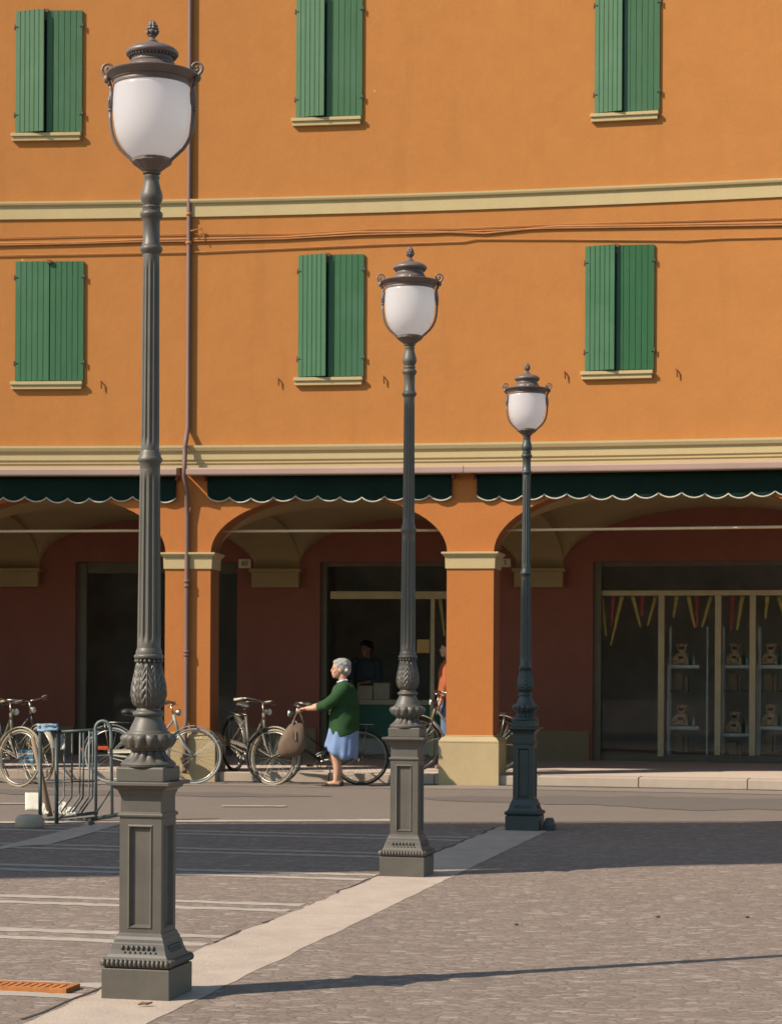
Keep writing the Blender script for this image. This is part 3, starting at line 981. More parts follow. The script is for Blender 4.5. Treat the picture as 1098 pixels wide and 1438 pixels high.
# display stands with plush animals behind the glass
def stand(x0, x1, ys, label, w):
    u0, u1, _, _ = fuz(x0, x1, 1000, 1010, w)
    th_ = thing('display_stand', label, 'display stand', F((u0+u1)/2, w-.15, KH), 'display stands in the right shop window')
    z0s = []
    mb = MB(); top = fu((x0+x1)/2, 880, w)[1]
    mb.fbox(u0-.045, u0-.015, w-.03, w, KH+.0, fu(x0, ys[0], w)[1]); mb.fbox(u1+.12, u1+.14, w-.03, w, KH, top); mb.fbox(u0-.045, u0-.015, w-.33, w-.30, KH, top)
    mb.build('post', M['shelf'], th_)
    for y in ys:
        z = fu((x0+x1)/2, y, w)[1]
        mb = MB(); mb.fbox(u0-.014, u1+.03, w-.32, w, z-.045, z); mb.build('shelf', M['shelf'], th_)
        z0s.append(z)
        mb = MB(); mb.fbox(u0-.01, u0+.22, w-.30, w-.02, z-.375, z-.36); mb.fbox(u0+.25, u1, w-.30, w-.02, z-.375, z-.36); mb.build('lower_shelf', M['frame'], th_)
        for q, (bx, bh) in enumerate(((.19,.15),(.24,.20),(.285,.12))):
            mb = MB(); c_ = F(u0+bx, w-.16, z); mb.lathe([(.020,.001),(.021,bh*.62),(.009,bh*.78),(.009,bh),(.011,bh+.012)], 10, M=Matrix.Translation(c_)); tag(mb.build('bottle', M['shelf'] if q != 1 else M['counter'], smooth=True, angle=50), 'small dim bottle beside the plush animal on a display shelf', 'bottle', 'bottles on the display shelves')
        mb = MB(); mb.fbox(u0+.05, u0+.16, w-.2, w-.06, z-.36, z-.12); mb.fbox(u0+.17, u0+.22, w-.2, w-.06, z-.36, z-.16); mb.build('back_card', M['dim_base'], th_)
    return u0, u1, z0s
WD = WS - .10
def plush(u, w, z, label, s=1.0):
    t_ = thing('plush_animal', label, 'soft toy', F(u, w, z), 'plush animals on the display stands')
    B = lambda du, dw, dz: F(u+du*s, w+dw*s, z+dz*s)
    mb = MB()
    mb.ell(B(0,0,.11), .085*s, .075*s, .115*s); mb.ell(B(.015,.01,.285), .085*s, .08*s, .09*s)
    mb.ell(B(-.055,.01,.345), .028*s, .02*s, .026*s); mb.ell(B(.085,.01,.34), .028*s, .02*s, .026*s)
    mb.limb([B(-.06,.03,.17), B(-.12,.07,.09)], [.032*s,.03*s]); mb.limb([B(.07,.03,.17), B(.10,.09,.1)], [.032*s,.03*s])
    mb.limb([B(-.05,.03,.04), B(-.10,.12,.035)], [.04*s,.035*s]); mb.limb([B(.05,.03,.04), B(.10,.12,.035)], [.04*s,.035*s])
    blob(mb, 'body', M['plush'], t_, .012*s, 3)
    mb = MB(); mb.ell(B(.015,.066,.285), .050*s, .032*s, .034*s); mb.ell(B(.0,.07,.13), .045*s, .028*s, .022*s); mb.ell(B(-.015,.08,.31), .01*s, .01*s, .01*s); mb.ell(B(.05,.08,.31), .01*s, .01*s, .01*s)
    mb.build('muzzle', M['plushdark'], t_, smooth=True)
S = [((941,978,(934,1020)), 'pale metal display stand behind the first tan upright with two toy shelves'), ((1016,1052,(934,1030)), 'pale metal display stand in the narrow panel with an uneven lower shelf'), ((1066,1104,(934,1020)), 'pale metal display stand at the right edge of the photograph')]
PL = [['upper plush animal on the left display stand','lower plush animal on the left display stand'],['upper plush animal on the middle display stand','lower plush animal on the middle display stand, set lower than its neighbours'],['upper plush animal on the rightmost display stand','lower plush animal on the rightmost display stand']]
for (args, lb), pls in zip(S, PL):
    u0, u1, zs = stand(*args, lb, WD)
    for z, pl in zip(zs, pls): plush(u0+.12, WD-.15, z+.001, pl, .84)

# ---------------------------------------------------------------- awnings
def awning(x0, x1, label, hx0, hx1, seed):
    uA = fu(x0, 680, .05)[0]; uB = fu(x1, 680, .05)[0]
    ha = fu(hx0, 660, .2)[0]; hb = fu(hx1, 660, .2)[0]
    _, zh1 = fu(560, 654.5, .24); _, zh0 = fu(560, 664.5, .24)
    t_ = thing('awning', label, 'awning', F((uA+uB)/2, .1, zh0), 'rolled awnings over the arches')
    mb = MB(); mb.fprofile(ha, hb, [(.003,zh0),(.235,zh0-.004),(.24,zh0+.012),(.24,zh1-.02),(.225,zh1),(.003,zh1+.012)], max(4, int((hb-ha)/.4)))
    mb.build('hood', M['hood'], t_, bevel=.004)
    _, zv = fu(560, 697, .05)
    step = .272; nsc = max(1, round((uB-uA)/step)); st = (uB-uA)/nsc; rnd = random.Random(seed)
    lo = []; n = nsc*10
    for i in range(n+1):
        u = uA + (uB-uA)*i/n; k = (i % 10)/10
        sc_ = abs(math.sin(PI*k))
        jit = .012*math.sin(i*.13+seed)
        lo.append((u, zv - .058*sc_**.75 + jit))
    vs = []; fs = []; rows = 6
    for i, (u, zl) in enumerate(lo):
        for j in range(rows+1):
            k = j/rows; z = zh0+.001 + (zl-zh0)*k
            w = .026 + .009*math.sin(u*5.1+seed)*k + .006*math.sin(u*13+j)*k + .006*k
            vs.append(F(u, w, z))
    m = rows+1
    for i in range(n):
        for j in range(rows): fs.append((i*m+j, i*m+j+1, (i+1)*m+j+1, (i+1)*m+j))
    o = MB().add(vs, fs).build('fabric', M['awning'], t_, smooth=True)
    s_ = o.modifiers.new('s', 'SOLIDIFY'); s_.thickness = .004
    mb = MB(); mb.ribbon([Vector(vs[i*m+rows]) + Vector((0,-.004,.003)) for i in range(n+1)], .011, .004, (0,0,1)) if False else mb.tube([Vector(vs[i*m+rows]) + Vector((0,-.004,.002)) for i in range(n+1)], .0095, 6)
    mb.build('edging', M['trim'], o, smooth=True)
    # end bracket
    for u in (uA-.03, uB+.03):
        mb = MB(); mb.fbox(u-.012, u+.012, .003, .16, zh0-.06, zh0-.003); mb.build('bracket', M['iron'], t_)
awning(-420, 247, 'dark green scalloped awning on the left, above the arch behind the nearest lamp', -430, 249, 1)
awning(291, 634, 'dark green scalloped awning in the middle, between the downpipe and the second pier', 262, 651, 2)
awning(669, 1290, 'dark green scalloped awning on the right, over the wide arch of the shop window', 651.6, 1300, 3)
# ================================================================== STREET LAMPS (local coordinates, metres; axis at the origin)
PXM = 319.0
def zy(y): return (1400 - y) / PXM
def make_lamp(label, loc, scale, paint, lpaint, rotz):
    root = thing('street_lamp', label, 'street lamp', loc, 'cast-iron street lamps on the pale strip', 0, local=True)
    root.scale = (scale,)*3
    SQ = Matrix.Rotation(rotz, 4, 'Z')
    k = 1/PXM/1.28/2       # projected px width -> half side
    # plinth
    mb = MB(); mb.square([(127*k, -.01), (127*k, zy(1358)), (124*k, zy(1357))], SQ)
    mb.build('plinth', paint, root, bevel=.006)
    # flared foot with raised relief
    mb = MB(); mb.square([(118*k, zy(1357)), (122*k, zy(1352)), (122*k, zy(1345)), (114*k, zy(1342)), (108*k, zy(1338)), (103*k, zy(1332)), (98*k, zy(1324)), (94*k, zy(1322)), (92*k, zy(1318)), (86*k, zy(1314)), (84*k, zy(1311)), (79*k, zy(1309))], SQ)
    for side in range(4):
        Ms = SQ @ Matrix.Rotation(side*PI/2, 4, 'Z')
        for i in range(7):
            x = (-3+i)*.0235
            mb.ell(Ms @ Vector((x, -102*k, zy(1329))), .0085, .010, .012, n=8, m=6)
            mb.ell(Ms @ Vector((x+.0117, -105*k, zy(1335))), .006, .008, .006, n=8, m=6)
    foot = mb.build('foot_moulding', paint, root, bevel=.002)
    mb = MB(); hb = 126*k
    for side in range(4):
        Ms = SQ @ Matrix.Rotation(side*PI/2, 4, 'Z')
        for i in range(15):
            x = -hb + 2*hb*(i+.5)/15
            mb.ell(Ms @ Vector((x, -hb+.002, zy(1349.5))), hb/15*1.08, .016, .0175, Ms.to_3x3(), n=10, m=8)
    mb.build('bead_trim', paint, foot, smooth=True)
    # die with sunk panels
    hs = 78.5*k; z0, z1 = zy(1309), zy(1148); pw = hs*.60; pz0, pz1 = zy(1304), zy(1158)
    mb = MB()
    for side in range(4):
        Ms = SQ @ Matrix.Rotation(side*PI/2, 4, 'Z')
        P = lambda x, y, z: Ms @ Vector((x, y, z))
        o_ = [(-hs,z0),(hs,z0),(hs,z1),(-hs,z1)]; i_ = [(-pw,pz0),(pw,pz0),(pw,pz1),(-pw,pz1)]
        c1_ = [(-pw+.007,pz0+.007),(pw-.007,pz0+.007),(pw-.007,pz1-.007),(-pw+.007,pz1-.007)]
        c2_ = [(-pw+.020,pz0+.020),(pw-.020,pz0+.020),(pw-.020,pz1-.020),(-pw+.020,pz1-.020)]
        vs = [P(x,-hs,z) for x,z in o_] + [P(x,-hs,z) for x,z in i_] + [P(x,-hs-.005,z) for x,z in c1_] + [P(x,-hs+.013,z) for x,z in c2_]
        fs = []
        for a in (0,4,8):
            for q in range(4): fs.append((a+q, a+(q+1)%4, a+4+(q+1)%4, a+4+q))
        fs.append((12,13,14,15)); mb.add(vs, fs)
    mb.add([SQ @ Vector((x*hs,y*hs,z1)) for x,y in ((-1,-1),(1,-1),(1,1),(-1,1))], [(0,1,2,3)])
    die = mb.build('pedestal', paint, root)
    # fillet, neck and cornice slab
    mb = MB(); mb.square([(78*k,zy(1148)),(85*k,zy(1147)),(86*k,zy(1144)),(83*k,zy(1142.5)),(77*k,zy(1141)),(76.5*k,zy(1119)),(79*k,zy(1116)),(82*k,zy(1114)),(84*k,zy(1111)),(90*k,zy(1109)),(96*k,zy(1107.5)),(99*k,zy(1105.5)),(100*k,zy(1103.2)),(119*k,zy(1103)),(119*k,zy(1098.5)),(112*k,zy(1098))], SQ)
    mb.build('cornice', paint, root, bevel=.002)
    mb = MB(); mb.square([(89*k,zy(1098)),(90*k,zy(1080)),(86*k,zy(1077.5))], SQ); mb.build('block', paint, root, bevel=.004)
    p = lambda hw, y: (hw/PXM, zy(y))
    # fluted bell foot of the column
    def lob(n, amp, z0, z1):
        def fn(th, i, r, z):
            if z0 <= z <= z1: return r*(1 - amp*(1-abs(math.cos(n*th/2))))
            return r
        return fn
    mb = MB(); mb.lathe([p(38,1077.5),p(39,1074),p(37,1071.5),p(34,1069),p(29,1064.5),p(25.5,1060),p(24,1056.5),p(25,1055),p(27,1054.2),p(27.5,1052.5)], 96, lob(14,.16,zy(1070),zy(1056)))
    # lobed cushion
    mb.lathe([p(27.5,1052.8),p(33,1050.5),p(37,1046),p(39.5,1041),p(40,1037.5),p(38,1034),p(34,1032),p(31,1031.2)], 120, lob(14,.13,zy(1050),zy(1033)))
    mb.lathe([p(30.5,1031.4),p(30,1029.5),p(27,1027.5),p(26.2,1026),p(25.5,1023),p(22.5,1017),p(20,1012),p(19,1009),p(18.8,1007)], 64)
    mb.lathe([p(19,1007.4),p(21.5,1006),p(22.5,1003.5),p(21.5,1001),p(18,999.5),p(16.8,997.5),p(16.5,996)], 64)
    mb.build('column_base', paint, root, smooth=True, angle=50)
    # acanthus bulb: leaves modelled in the surface
    prof = []
    key = [(996.5,18.0),(992,21.0),(986,23.6),(979,25.2),(971,25.4),(960,24.0),(950,21.8),(940,19.8),(932,18.2),(927,17.4)]
    N = 84
    for i in range(N+1):
        y = 996.5 + (927-996.5)*i/N
        for (ya,ra_),(yb,rb_) in zip(key[:-1], key[1:]):
            if yb <= y <= ya:
                q = (ya-y)/(ya-yb); q = q*q*(3-2*q)*.5 + q*.5; rr = ra_+(rb_-ra_)*q; break
        prof.append(p(rr-2.2, y))
    zb0, zb1 = zy(996.5), zy(927)
    def leaf_fn(th, i, r, z):
        tt = (z-zb0)/(zb1-zb0); best = 0
        for t0, t1, off, k in ((.02,.95,0,1.0),(.06,.98,.5,.62)):
            n = 6
            if not (t0 <= tt <= t1): continue
            s = (tt-t0)/(t1-t0)
            a = abs(((th/(2*PI)*n + off) % 1.0) - .5)
            wd = .44*math.sin(PI*min(1, s*.80+.20))**.55 * (.82 + .18*abs(math.sin((s*4.5)*PI)))
            if a < wd:
                e = a/wd
                chev = (s*5.5 + e*1.35) % 1.0                       # feathered lobes sweeping up and out
                lobe = math.sin(PI*chev)**.8
                hgt = (1-e**8)*(.25 + 1.0*lobe*min(1, e*3.5)) + 1.15*math.exp(-(a/.045)**2)
                best = max(best, hgt*.0075*k*min(1, s/.06)*min(1, (1-s)/.10)**.5)
        return r + best
    mb = MB(); mb.lathe(prof, 208, leaf_fn); mb.build('leaf_collar', paint, root, smooth=True)
    mb = MB()
    for i in range(18):
        a = 2*PI*i/18; mb.ell((math.cos(a)*18/PXM, math.sin(a)*18/PXM, zy(929.2)), .0085, .0085, .0085, n=8, m=6)
    mb.build('bead_ring', paint, root, smooth=True)
    # ring, fluted shaft, rings, upper shaft
    mb = MB(); mb.lathe([p(16.5,927.4),p(20.5,925.5),p(21.2,923),p(20.5,920.8),p(18.4,919.5),p(18.6,916),p(17.4,913.5),p(16.6,911)], 48); mb.build('collar_ring', paint, root, smooth=True, angle=60)
    def flute(n, z0, z1, amp):
        def fn(th, i, r, z):
            a = (z-z0)/.035; b = (z1-z)/.035
            m = max(0, min(1, min(a, b)+.0))
            c = abs(((th/(2*PI)*n) % 1.0) - .5)
            d = max(0, 1-(c/.34)**2)
            return r*(1 - amp*m*math.sqrt(d))
        return fn
    def shaft(y0, y1, h0, h1):
        n = 40; out = []
        for i in range(n+1):
            q = i/n; q = q*q*(3-2*q); out.append(p(h0+(h1-h0)*q, y0+(y1-y0)*q))
        return out
    mb = MB(); mb.lathe(shaft(911.5,660,16.6,14.2), 144, flute(12, zy(905), zy(666), .15)); mb.build('column', paint, root, smooth=True)
    mb = MB(); mb.lathe([p(14.2,661),p(14.4,651),p(16.4,649),p(17.8,646.5),p(17.2,643.5),p(15.4,641.5),p(15.2,638),p(13.6,634.5),p(12.7,632)], 48); mb.build('collar_ring', paint, root, smooth=True, angle=60)
    mb = MB(); mb.lathe(shaft(632.5,356,12.9,11.6), 144, flute(12, zy(627), zy(366), .15)); mb.build('column', paint, root, smooth=True)
    mb = MB(); mb.lathe([p(11.6,356.5),p(13,354.5),p(15.4,351.5),p(16.3,348.8),p(15.2,346),p(13.2,344.5),p(13,341.5),p(11.9,340),p(12.0,308),p(13.6,306),p(15.8,302),p(16.2,299.5),p(15,297),p(12.4,295.5),p(12.6,292),p(13.4,290.5),p(12.8,288.8),p(11.4,287.8),p(12.8,284),p(15.2,279.5),p(15.9,275.5),p(15.2,271),p(13,264),p(11,256),p(10.2,251),p(11.4,249),p(11.4,246.5),p(9.8,245),p(9.4,242)], 48)
    mb.build('neck', paint, root, smooth=True, angle=45)
    # lantern: cup, opal globe, brim, hood, finial, two scrolled brackets
    lan = MB()
    def cupfn(th, i, r, z):
        if zy(239) <= z <= zy(222): return r*(1 + .07*abs(math.sin(th*6)))
        return r
    lan.lathe([p(8.5,243.5),p(12.5,242.5),p(13,241.2),p(11.5,240.4),p(14,237.5),p(19.5,233),p(25,228.8),p(27,226.5),p(25.8,225.2),p(26.2,222),p(24.8,221)], 72, cupfn)
    cup = lan.build('lantern_cup', lpaint, root, smooth=True, angle=45)
    g = [(23.5,222),(29,218.5),(35.5,212.5),(41.8,204.8),(46.8,196.5),(50.2,188),(52.6,178),(54.2,166),(54.9,152),(54.6,138),(53.6,126),(53,118)]
    mb = MB(); mb.lathe([p(*q) for q in g], 72); mb.build('globe', M['opal'], root, smooth=True)
    mb = MB()
    mb.lathe([p(52.5,121),p(54.5,120.6),p(55,118.5),p(53.8,117.2),p(54.2,115),p(56,113.6),p(55.2,112.4),p(56.5,111.4),p(57.5,110),p(60,108),p(63,106),p(64.6,104.6),p(64.8,103.2),p(63.5,102.2),p(60,101.6),p(48,100.6),p(34,100)], 72)
    mb.build('brim', lpaint, root, smooth=True, angle=55)
    mb = MB()
    mb.lathe([p(37,100.6),p(37,95),p(36.4,93.5),p(34.5,92.5),p(32.5,89.5),p(31.4,88.6),p(32,87),p(30.2,85.4),p(29.0,82.5),p(29.4,79),p(33,77.6)], 64)
    for i in range(40):
        a = 2*PI*i/40; Mr = Matrix.Rotation(a, 4, 'Z')
        mb.box(29/PXM, 33.5/PXM, -.0035, .0035, zy(79.5), zy(76.6), Mr)
    drum = mb.build('vent_drum', lpaint, root, smooth=True, angle=40)
    mb = MB(); mb.ell((0, -37/PXM, zy(97)), .007, .007, .007, n=10, m=8); mb.build('screw', M['shelf'], drum, smooth=True)
    mb = MB(); mb.lathe([p(33,77.4),p(35.4,76.8),p(37,74.6),p(37.2,72.6),p(36.2,70.4),p(33,67.4),p(28,64.6),p(22,62.2),p(15,60.2),p(10,58.8),p(8.4,57.6),p(8.6,56.2),p(6.4,55.2),p(4.6,53)], 64)
    mb.build('hood', lpaint, root, smooth=True, angle=50)
    # pine-cone finial on a leaf calyx
    key = [(54,4.2),(51.5,4.0),(49.5,4.4),(48.6,6.2),(47.6,6.4),(46.6,5.2),(44,6.6),(41,7.6),(38.6,8.0),(36,7.6),(33,6.6),(30,5.0),(27.4,2.8),(25.8,.6)]
    prof = []
    for (ya,ra_),(yb,rb_) in zip(key[:-1], key[1:]):
        for i in range(5): q = i/5; prof.append(p(ra_+(rb_-ra_)*q, ya+(yb-ya)*q))
    prof.append(p(.4,25.6))
    zc = zy(45.5)
    def cone(th, i, r, z):
        if z < zc: return r
        a = math.sin(th*5 + (z-zc)*210) * math.sin(-th*5 + (z-zc)*210)
        return r*(1+.17*a)
    mb = MB(); mb.lathe(prof, 80, cone)
    for i in range(8):
        a = 2*PI*i/8; c_, s_ = math.cos(a), math.sin(a)
        mb.tube([(c_*5/PXM, s_*5/PXM, zy(47)), (c_*8/PXM, s_*8/PXM, zy(43)), (c_*9.2/PXM, s_*9.2/PXM, zy(40.5))], [.006,.006,.0015], 6)
    mb.build('finial', lpaint, root, smooth=True)
    for sx in (-1, 1):
        mb = MB(); MR = Matrix.Rotation(R(-4), 4, 'Z')
        T = lambda h, y, d=0: MR @ Vector((sx*h/PXM, d, zy(y)))
        path = [(25,226.5),(29,222),(37,214.8),(44.5,208),(50.5,199.5),(55,190),(57.8,179),(59.2,166),(59.6,152)]
        pts = [T(*q) for q in path]; side = MR @ Vector((0,1,0))
        mb.tube(pts, .0075, 10)
        mb.lathe([(.009,-.006),(.0115,0),(.009,.006)], 12, M=Matrix.Translation(T(59.6,152)))
        # leaf swelling
        mb.tube([T(59.6,151),T(59.2,146),T(58.4,139),T(57.6,130),T(58.2,122),T(60,117)], [.008,.013,.0155,.0125,.008,.009], 10)
        for dd in (-.008,.008): mb.tube([T(60.4,147,dd),T(60.6,140,dd*1.4),T(59.2,130,dd)], [.003,.006,.002], 6)
        mb.ell(T(64.5,108), .016, .014, .020, n=12, m=8)
        mb.tube([T(60,118),T(61,113),T(64.5,108)], [.010,.009,.012], 8)
        # volute above the brim
        sp = []
        for i in range(34):
            q = i/33; a = R(-125) + q*R(520); rad = (8.6*(1-q)**.75+1.6)
            sp.append(T(62.6 + rad*math.cos(a), 93 - rad*math.sin(a)*1.05))
        sp = [T(64.8,106), T(66.8,103)] + [T(62.6 + (7.6*(1-i/33)**.8+1.5)*math.cos(R(-38)+i/33*R(430)), 94.0 - (7.6*(1-i/33)**.8+1.5)*math.sin(R(-38)+i/33*R(430))) for i in range(34)]
        mb.tube(sp, [.0072]*6 + [.0058]*(len(sp)-6), 8)
        mb.ell(sp[-1], .0075, .0085, .0075, n=10, m=8)
        mb.build('bracket', lpaint, root, smooth=True)
    return root

RZ = -R(13.3)
G1 = ground(207, 1397); make_lamp('largest and nearest of the three street lamps, grey with white globe, at the left', G1, 1.0, M['lamp'], M['lantern'], RZ)
G2 = ground(571, 1228.5); make_lamp('middle-sized grey street lamp in the centre, its foot at the edge of the shadow', G2, 883/(3000/G2.y*4.31), M['lamp'], M['lantern'], RZ)
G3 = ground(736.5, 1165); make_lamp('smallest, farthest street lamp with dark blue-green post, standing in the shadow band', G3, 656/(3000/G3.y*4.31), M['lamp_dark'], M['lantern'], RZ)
# small iron bollard stump beside the far lamp
c = ground(771, 1166)
mb = MB(); mb.square([(.05,-.01),(.052,.05),(.044,.06),(.036,.105),(.02,.112)], Matrix.Translation(c) @ Matrix.Rotation(RZ, 4, 'Z'))
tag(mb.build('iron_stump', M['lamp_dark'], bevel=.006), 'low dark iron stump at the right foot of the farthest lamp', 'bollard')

# ================================================================== BICYCLES
M['tyre_black'] = simple('black_tyre', (.018,.017,.016), .75, .15, 12)
M['tyre_cream'] = simple('dusty_cream_tyre', (.235,.185,.125), .8, .15, 14)
M['tyre_grey'] = simple('grey_tyre', (.25,.25,.235), .8, .12, 14)
M['chrome'] = simple('dull_chrome', (.26,.24,.21), .36, .1, 12, .5, 1.0)
M['bframe'] = simple('brown_grey_frame', (.13,.11,.085), .45, .15, 8)
M['bblack'] = simple('black_frame', (.02,.02,.02), .4, .15, 8)
M['bgrey'] = simple('grey_green_frame', (.19,.20,.18), .42, .12, 8)
M['bwhite'] = simple('cream_mudguard', (.46,.39,.28), .45, .1, 8)
M['leather'] = simple('brown_bag_leather', (.125,.078,.048), .7, .2, 9, .3, bump=.25, bscale=50)
M['saddle'] = simple('black_saddle', (.03,.027,.025), .55, .1, 8)
M['lens'] = simple('pale_lamp_lens', (.5,.48,.42), .2, .05, 8)
M['reflector'] = simple('red_reflector', (.55,.09,.03), .3, .1, 8)

def bike(label, front, rear, frame, tyre, guard, rtyre=None, rguard=None, steer=0, basket=False, chain=None, lean=0, rear_guard=True, scale=1.0, bag=False):
    front = Vector(front); rear = Vector(rear); d = front - rear; yaw = math.atan2(d.y, d.x); pitch = math.atan2(d.z, math.hypot(d.x, d.y))
    root = thing('bicycle', label, 'bicycle', (front+rear)/2, 'old city bicycles by the portico', local=True)
    root.rotation_mode = 'XYZ'
    root.rotation_euler = (lean, -pitch, yaw)
    root.scale = (scale,)*3
    r = .345; rh = Vector((-.53,0,r)); fh = Vector((.53,0,r)); bb = Vector((-.06,0,.29)); hb = Vector((.335,0,.63)); ht = Vector((.275,0,.83)); st = Vector((-.22,0,.74))
    ax = (ht-hb).normalized()
    ST = Matrix.Translation(hb) @ Matrix.Rotation(steer, 4, ax) @ Matrix.Translation(-hb)
    I = Matrix.Identity(4)
    def wheel(c, X):
        mb = MB(); mb.torus(c, r-.015, .015, X, 48, 10); w = mb.build('tyre', tyre if c.x > 0 else (rtyre or tyre))
        wt = mb = MB(); mb.torus(c, r-.042, .009, X, 48, 8); mb.tube([X @ (c+Vector((0,-.05,0))), X @ (c+Vector((0,.05,0)))], .022, 10)
        rim = wt.build('wheel', M['chrome'], root, smooth=True)
        attach(w, rim); w.data.polygons.foreach_set('use_smooth', [True]*len(w.data.polygons))
        sp = MB()
        for i in range(28):
            a = 2*PI*i/28; b = a + (.5 if i % 2 else -.5)
            sp.tube([X @ (c+Vector((math.cos(b)*.02, .03*(1 if i%4<2 else -1), math.sin(b)*.02))), X @ (c+Vector((math.cos(a)*(r-.045),0,math.sin(a)*(r-.045))))], .0013, 4, False)
        sp.build('spokes', M['chrome'], rim)
    wheel(rh, I); wheel(fh, ST)
    mb = MB()
    mb.tube([hb-ax*.03, ht+ax*.02], .019, 10)
    mb.tube([hb+ax*.02, Vector((.17,0,.44)), bb], .017, 10)               # curved open-frame down tube
    mb.tube([ht-ax*.03, Vector((.13,0,.60)), Vector((-.11,0,.43))], .014, 10)
    mb.tube([bb, st], .016, 10)
    for s in (-1, 1):
        mb.tube([bb+Vector((0,.03*s,0)), rh+Vector((0,.055*s,0))], .010, 8)
        mb.tube([st+Vector((0,.015*s,-.05)), rh+Vector((0,.055*s,0))], .008, 8)
    mb.build('frame', frame, root, smooth=True)
    mb = MB()
    cr = hb - ax*.03
    for s in (-1, 1):
        a = cr+Vector((0,.045*s,-.005)); e = fh+Vector((0,.05*s,0))
        mb.tube([ST @ q for q in (a, a.lerp(e,.5)+Vector((-.018,0,0)), a.lerp(e,.8)+Vector((-.012,0,0)), e)], [.013,.012,.010,.008], 8)
    mb.tube([ST @ (cr+Vector((0,-.05,0))), ST @ (cr+Vector((0,.05,0)))], .014, 8)
    fk = mb.build('fork', frame, root, smooth=True)
    # handlebar
    mb = MB(); top = ht + ax*.14
    mb.tube([ST @ ht, ST @ top], .012, 8)
    mb.tube([ST @ top, ST @ (top+Vector((.03,0,.01)))], .012, 8)
    c = top+Vector((.03,0,.01))
    for s in (-1, 1):
        mb.tube([ST @ (c+q) for q in (Vector((0,0,0)), Vector((.01,.07*s,.012)), Vector((-.01,.18*s,.03)), Vector((-.07,.26*s,.032)), Vector((-.15,.285*s,.012)))], .0105, 8)
        mb.tube([ST @ (c+q) for q in (Vector((.03,.17*s,.0)), Vector((-.02,.25*s,.0)), Vector((-.12,.28*s,-.03)))], .004, 5)
    hbr = mb.build('handlebar', M['chrome'], root, smooth=True)
    for s in (-1, 1):
        mb = MB(); mb.tube([ST @ (c+q) for q in (Vector((-.12,.281*s,.02)), Vector((-.23,.29*s,-.012)))], [.014,.016], 10)
        mb.ell(ST @ (c+Vector((-.235,.29*s,-.013))), .017,.017,.017, n=10, m=8)
        mb.build('grip', M['bwhite'] if guard is M['bwhite'] else M['saddle'], hbr, smooth=True)
    mb = MB(); lp = c+Vector((.07,0,-.10)); mb.lathe([(.012,-.05),(.032,-.03),(.042,.0),(.043,.015),(.03,.02)], 18, M=ST @ Matrix.Translation(lp) @ Matrix.Rotation(PI/2, 4, 'Y'))
    mb.tube([ST @ lp, ST @ (lp+Vector((-.075,0,-.02)))], .006, 6)
    hl = mb.build('headlight', M['chrome'], root, smooth=True)
    mb = MB(); mb.ell(ST @ (lp+Vector((.018,0,0))), .012,.038,.038, n=14, m=10); mb.build('lens', M['lens'], hl, smooth=True)
    # mudguards
    def guard_(cn, a0, a1, X, name='mudguard'):
        n = 26; pts = [X @ (cn+Vector((math.cos(a)*(r+.022),0,math.sin(a)*(r+.022)))) for a in [R(a0)+(R(a1)-R(a0))*i/n for i in range(n+1)]]
        sd = (X.to_3x3() @ Vector((0,1,0)))
        mb = MB(); mb.ribbon(pts, .027, .003, sd)
        for s in (-1,1):
            for aa in (a0+12 if a0 < 90 else a0, a1-6):
                q = cn+Vector((math.cos(R(aa))*(r+.02),.02*s,math.sin(R(aa))*(r+.02))); mb.tube([X @ q, X @ (cn+Vector((0,.05*s,0)))], .0025, 5)
        mb.build(name, guard if cn.x > 0 else (rguard or guard), root, smooth=True, angle=60)
    guard_(fh, 20, 172, ST)
    if rear_guard: guard_(rh, 12, 190, I)
    # saddle
    mb = MB(); sc_ = Vector((-.255,0,.87))
    mb.ell(sc_, .13,.055,.035, n=18, m=10); mb.ell(sc_+Vector((-.07,0,.005)), .075,.095,.04, n=18, m=10); mb.tube([st, sc_], .012, 8)
    sd = blob(mb, 'saddle', M['saddle'], root, .012, 3)
    mb = MB()
    for s in (-1,1): mb.tube([sc_+Vector((-.1,.03*s,-.03)), sc_+Vector((.02,.025*s,-.045)), sc_+Vector((.08,.01*s,-.02))], .004, 6)
    mb.build('saddle_spring', M['chrome'], sd, smooth=True)
    # crank, chain guard, pedals
    mb = MB(); mb.torus(bb+Vector((0,-.05,0)), .085, .006, None, 28, 6)
    for a in range(5): mb.tube([bb+Vector((0,-.05,0)), bb+Vector((math.cos(a*PI*.4)*.085,-.05,math.sin(a*PI*.4)*.085))], .005, 5)
    mb.tube([bb+Vector((0,-.07,0)), bb+Vector((0,.07,0))], .02, 10)
    ca = R(-20); q = Vector((math.cos(ca)*.165,0,math.sin(ca)*.165))
    mb.tube([bb+Vector((0,-.07,0)), bb+q+Vector((0,-.08,0))], .009, 7); mb.tube([bb+Vector((0,.07,0)), bb-q+Vector((0,.08,0))], .009, 7)
    ck = mb.build('crank', M['chrome'], root, smooth=True)
    for sgn, q2 in ((-1, q), (1, -q)):
        mb = MB(); e = bb+q2+Vector((0,.13*sgn,0)); mb.box(e.x-.042,e.x+.042,e.y-.045,e.y+.045,e.z-.012,e.z+.012); mb.build('pedal', M['saddle'], ck, bevel=.004)
    mb = MB(); y = -.062
    mb.ribbon([Vector((rh.x-.02,y,rh.z+.045)), Vector((-.3,y,rh.z+.052)), Vector((bb.x,y,bb.z+.105)), Vector((bb.x+.08,y,bb.z+.07)), Vector((bb.x+.105,y,bb.z))], .022, .003, (0,0,1))
    mb.tube([Vector((rh.x,y+.01,rh.z-.03)), Vector((bb.x,y+.01,bb.z-.085))], .005, 6)
    mb.build('chain_guard', chain or rguard or guard, root, smooth=True, angle=60)
    # carrier, rear light, stand
    mb = MB(); z = .745
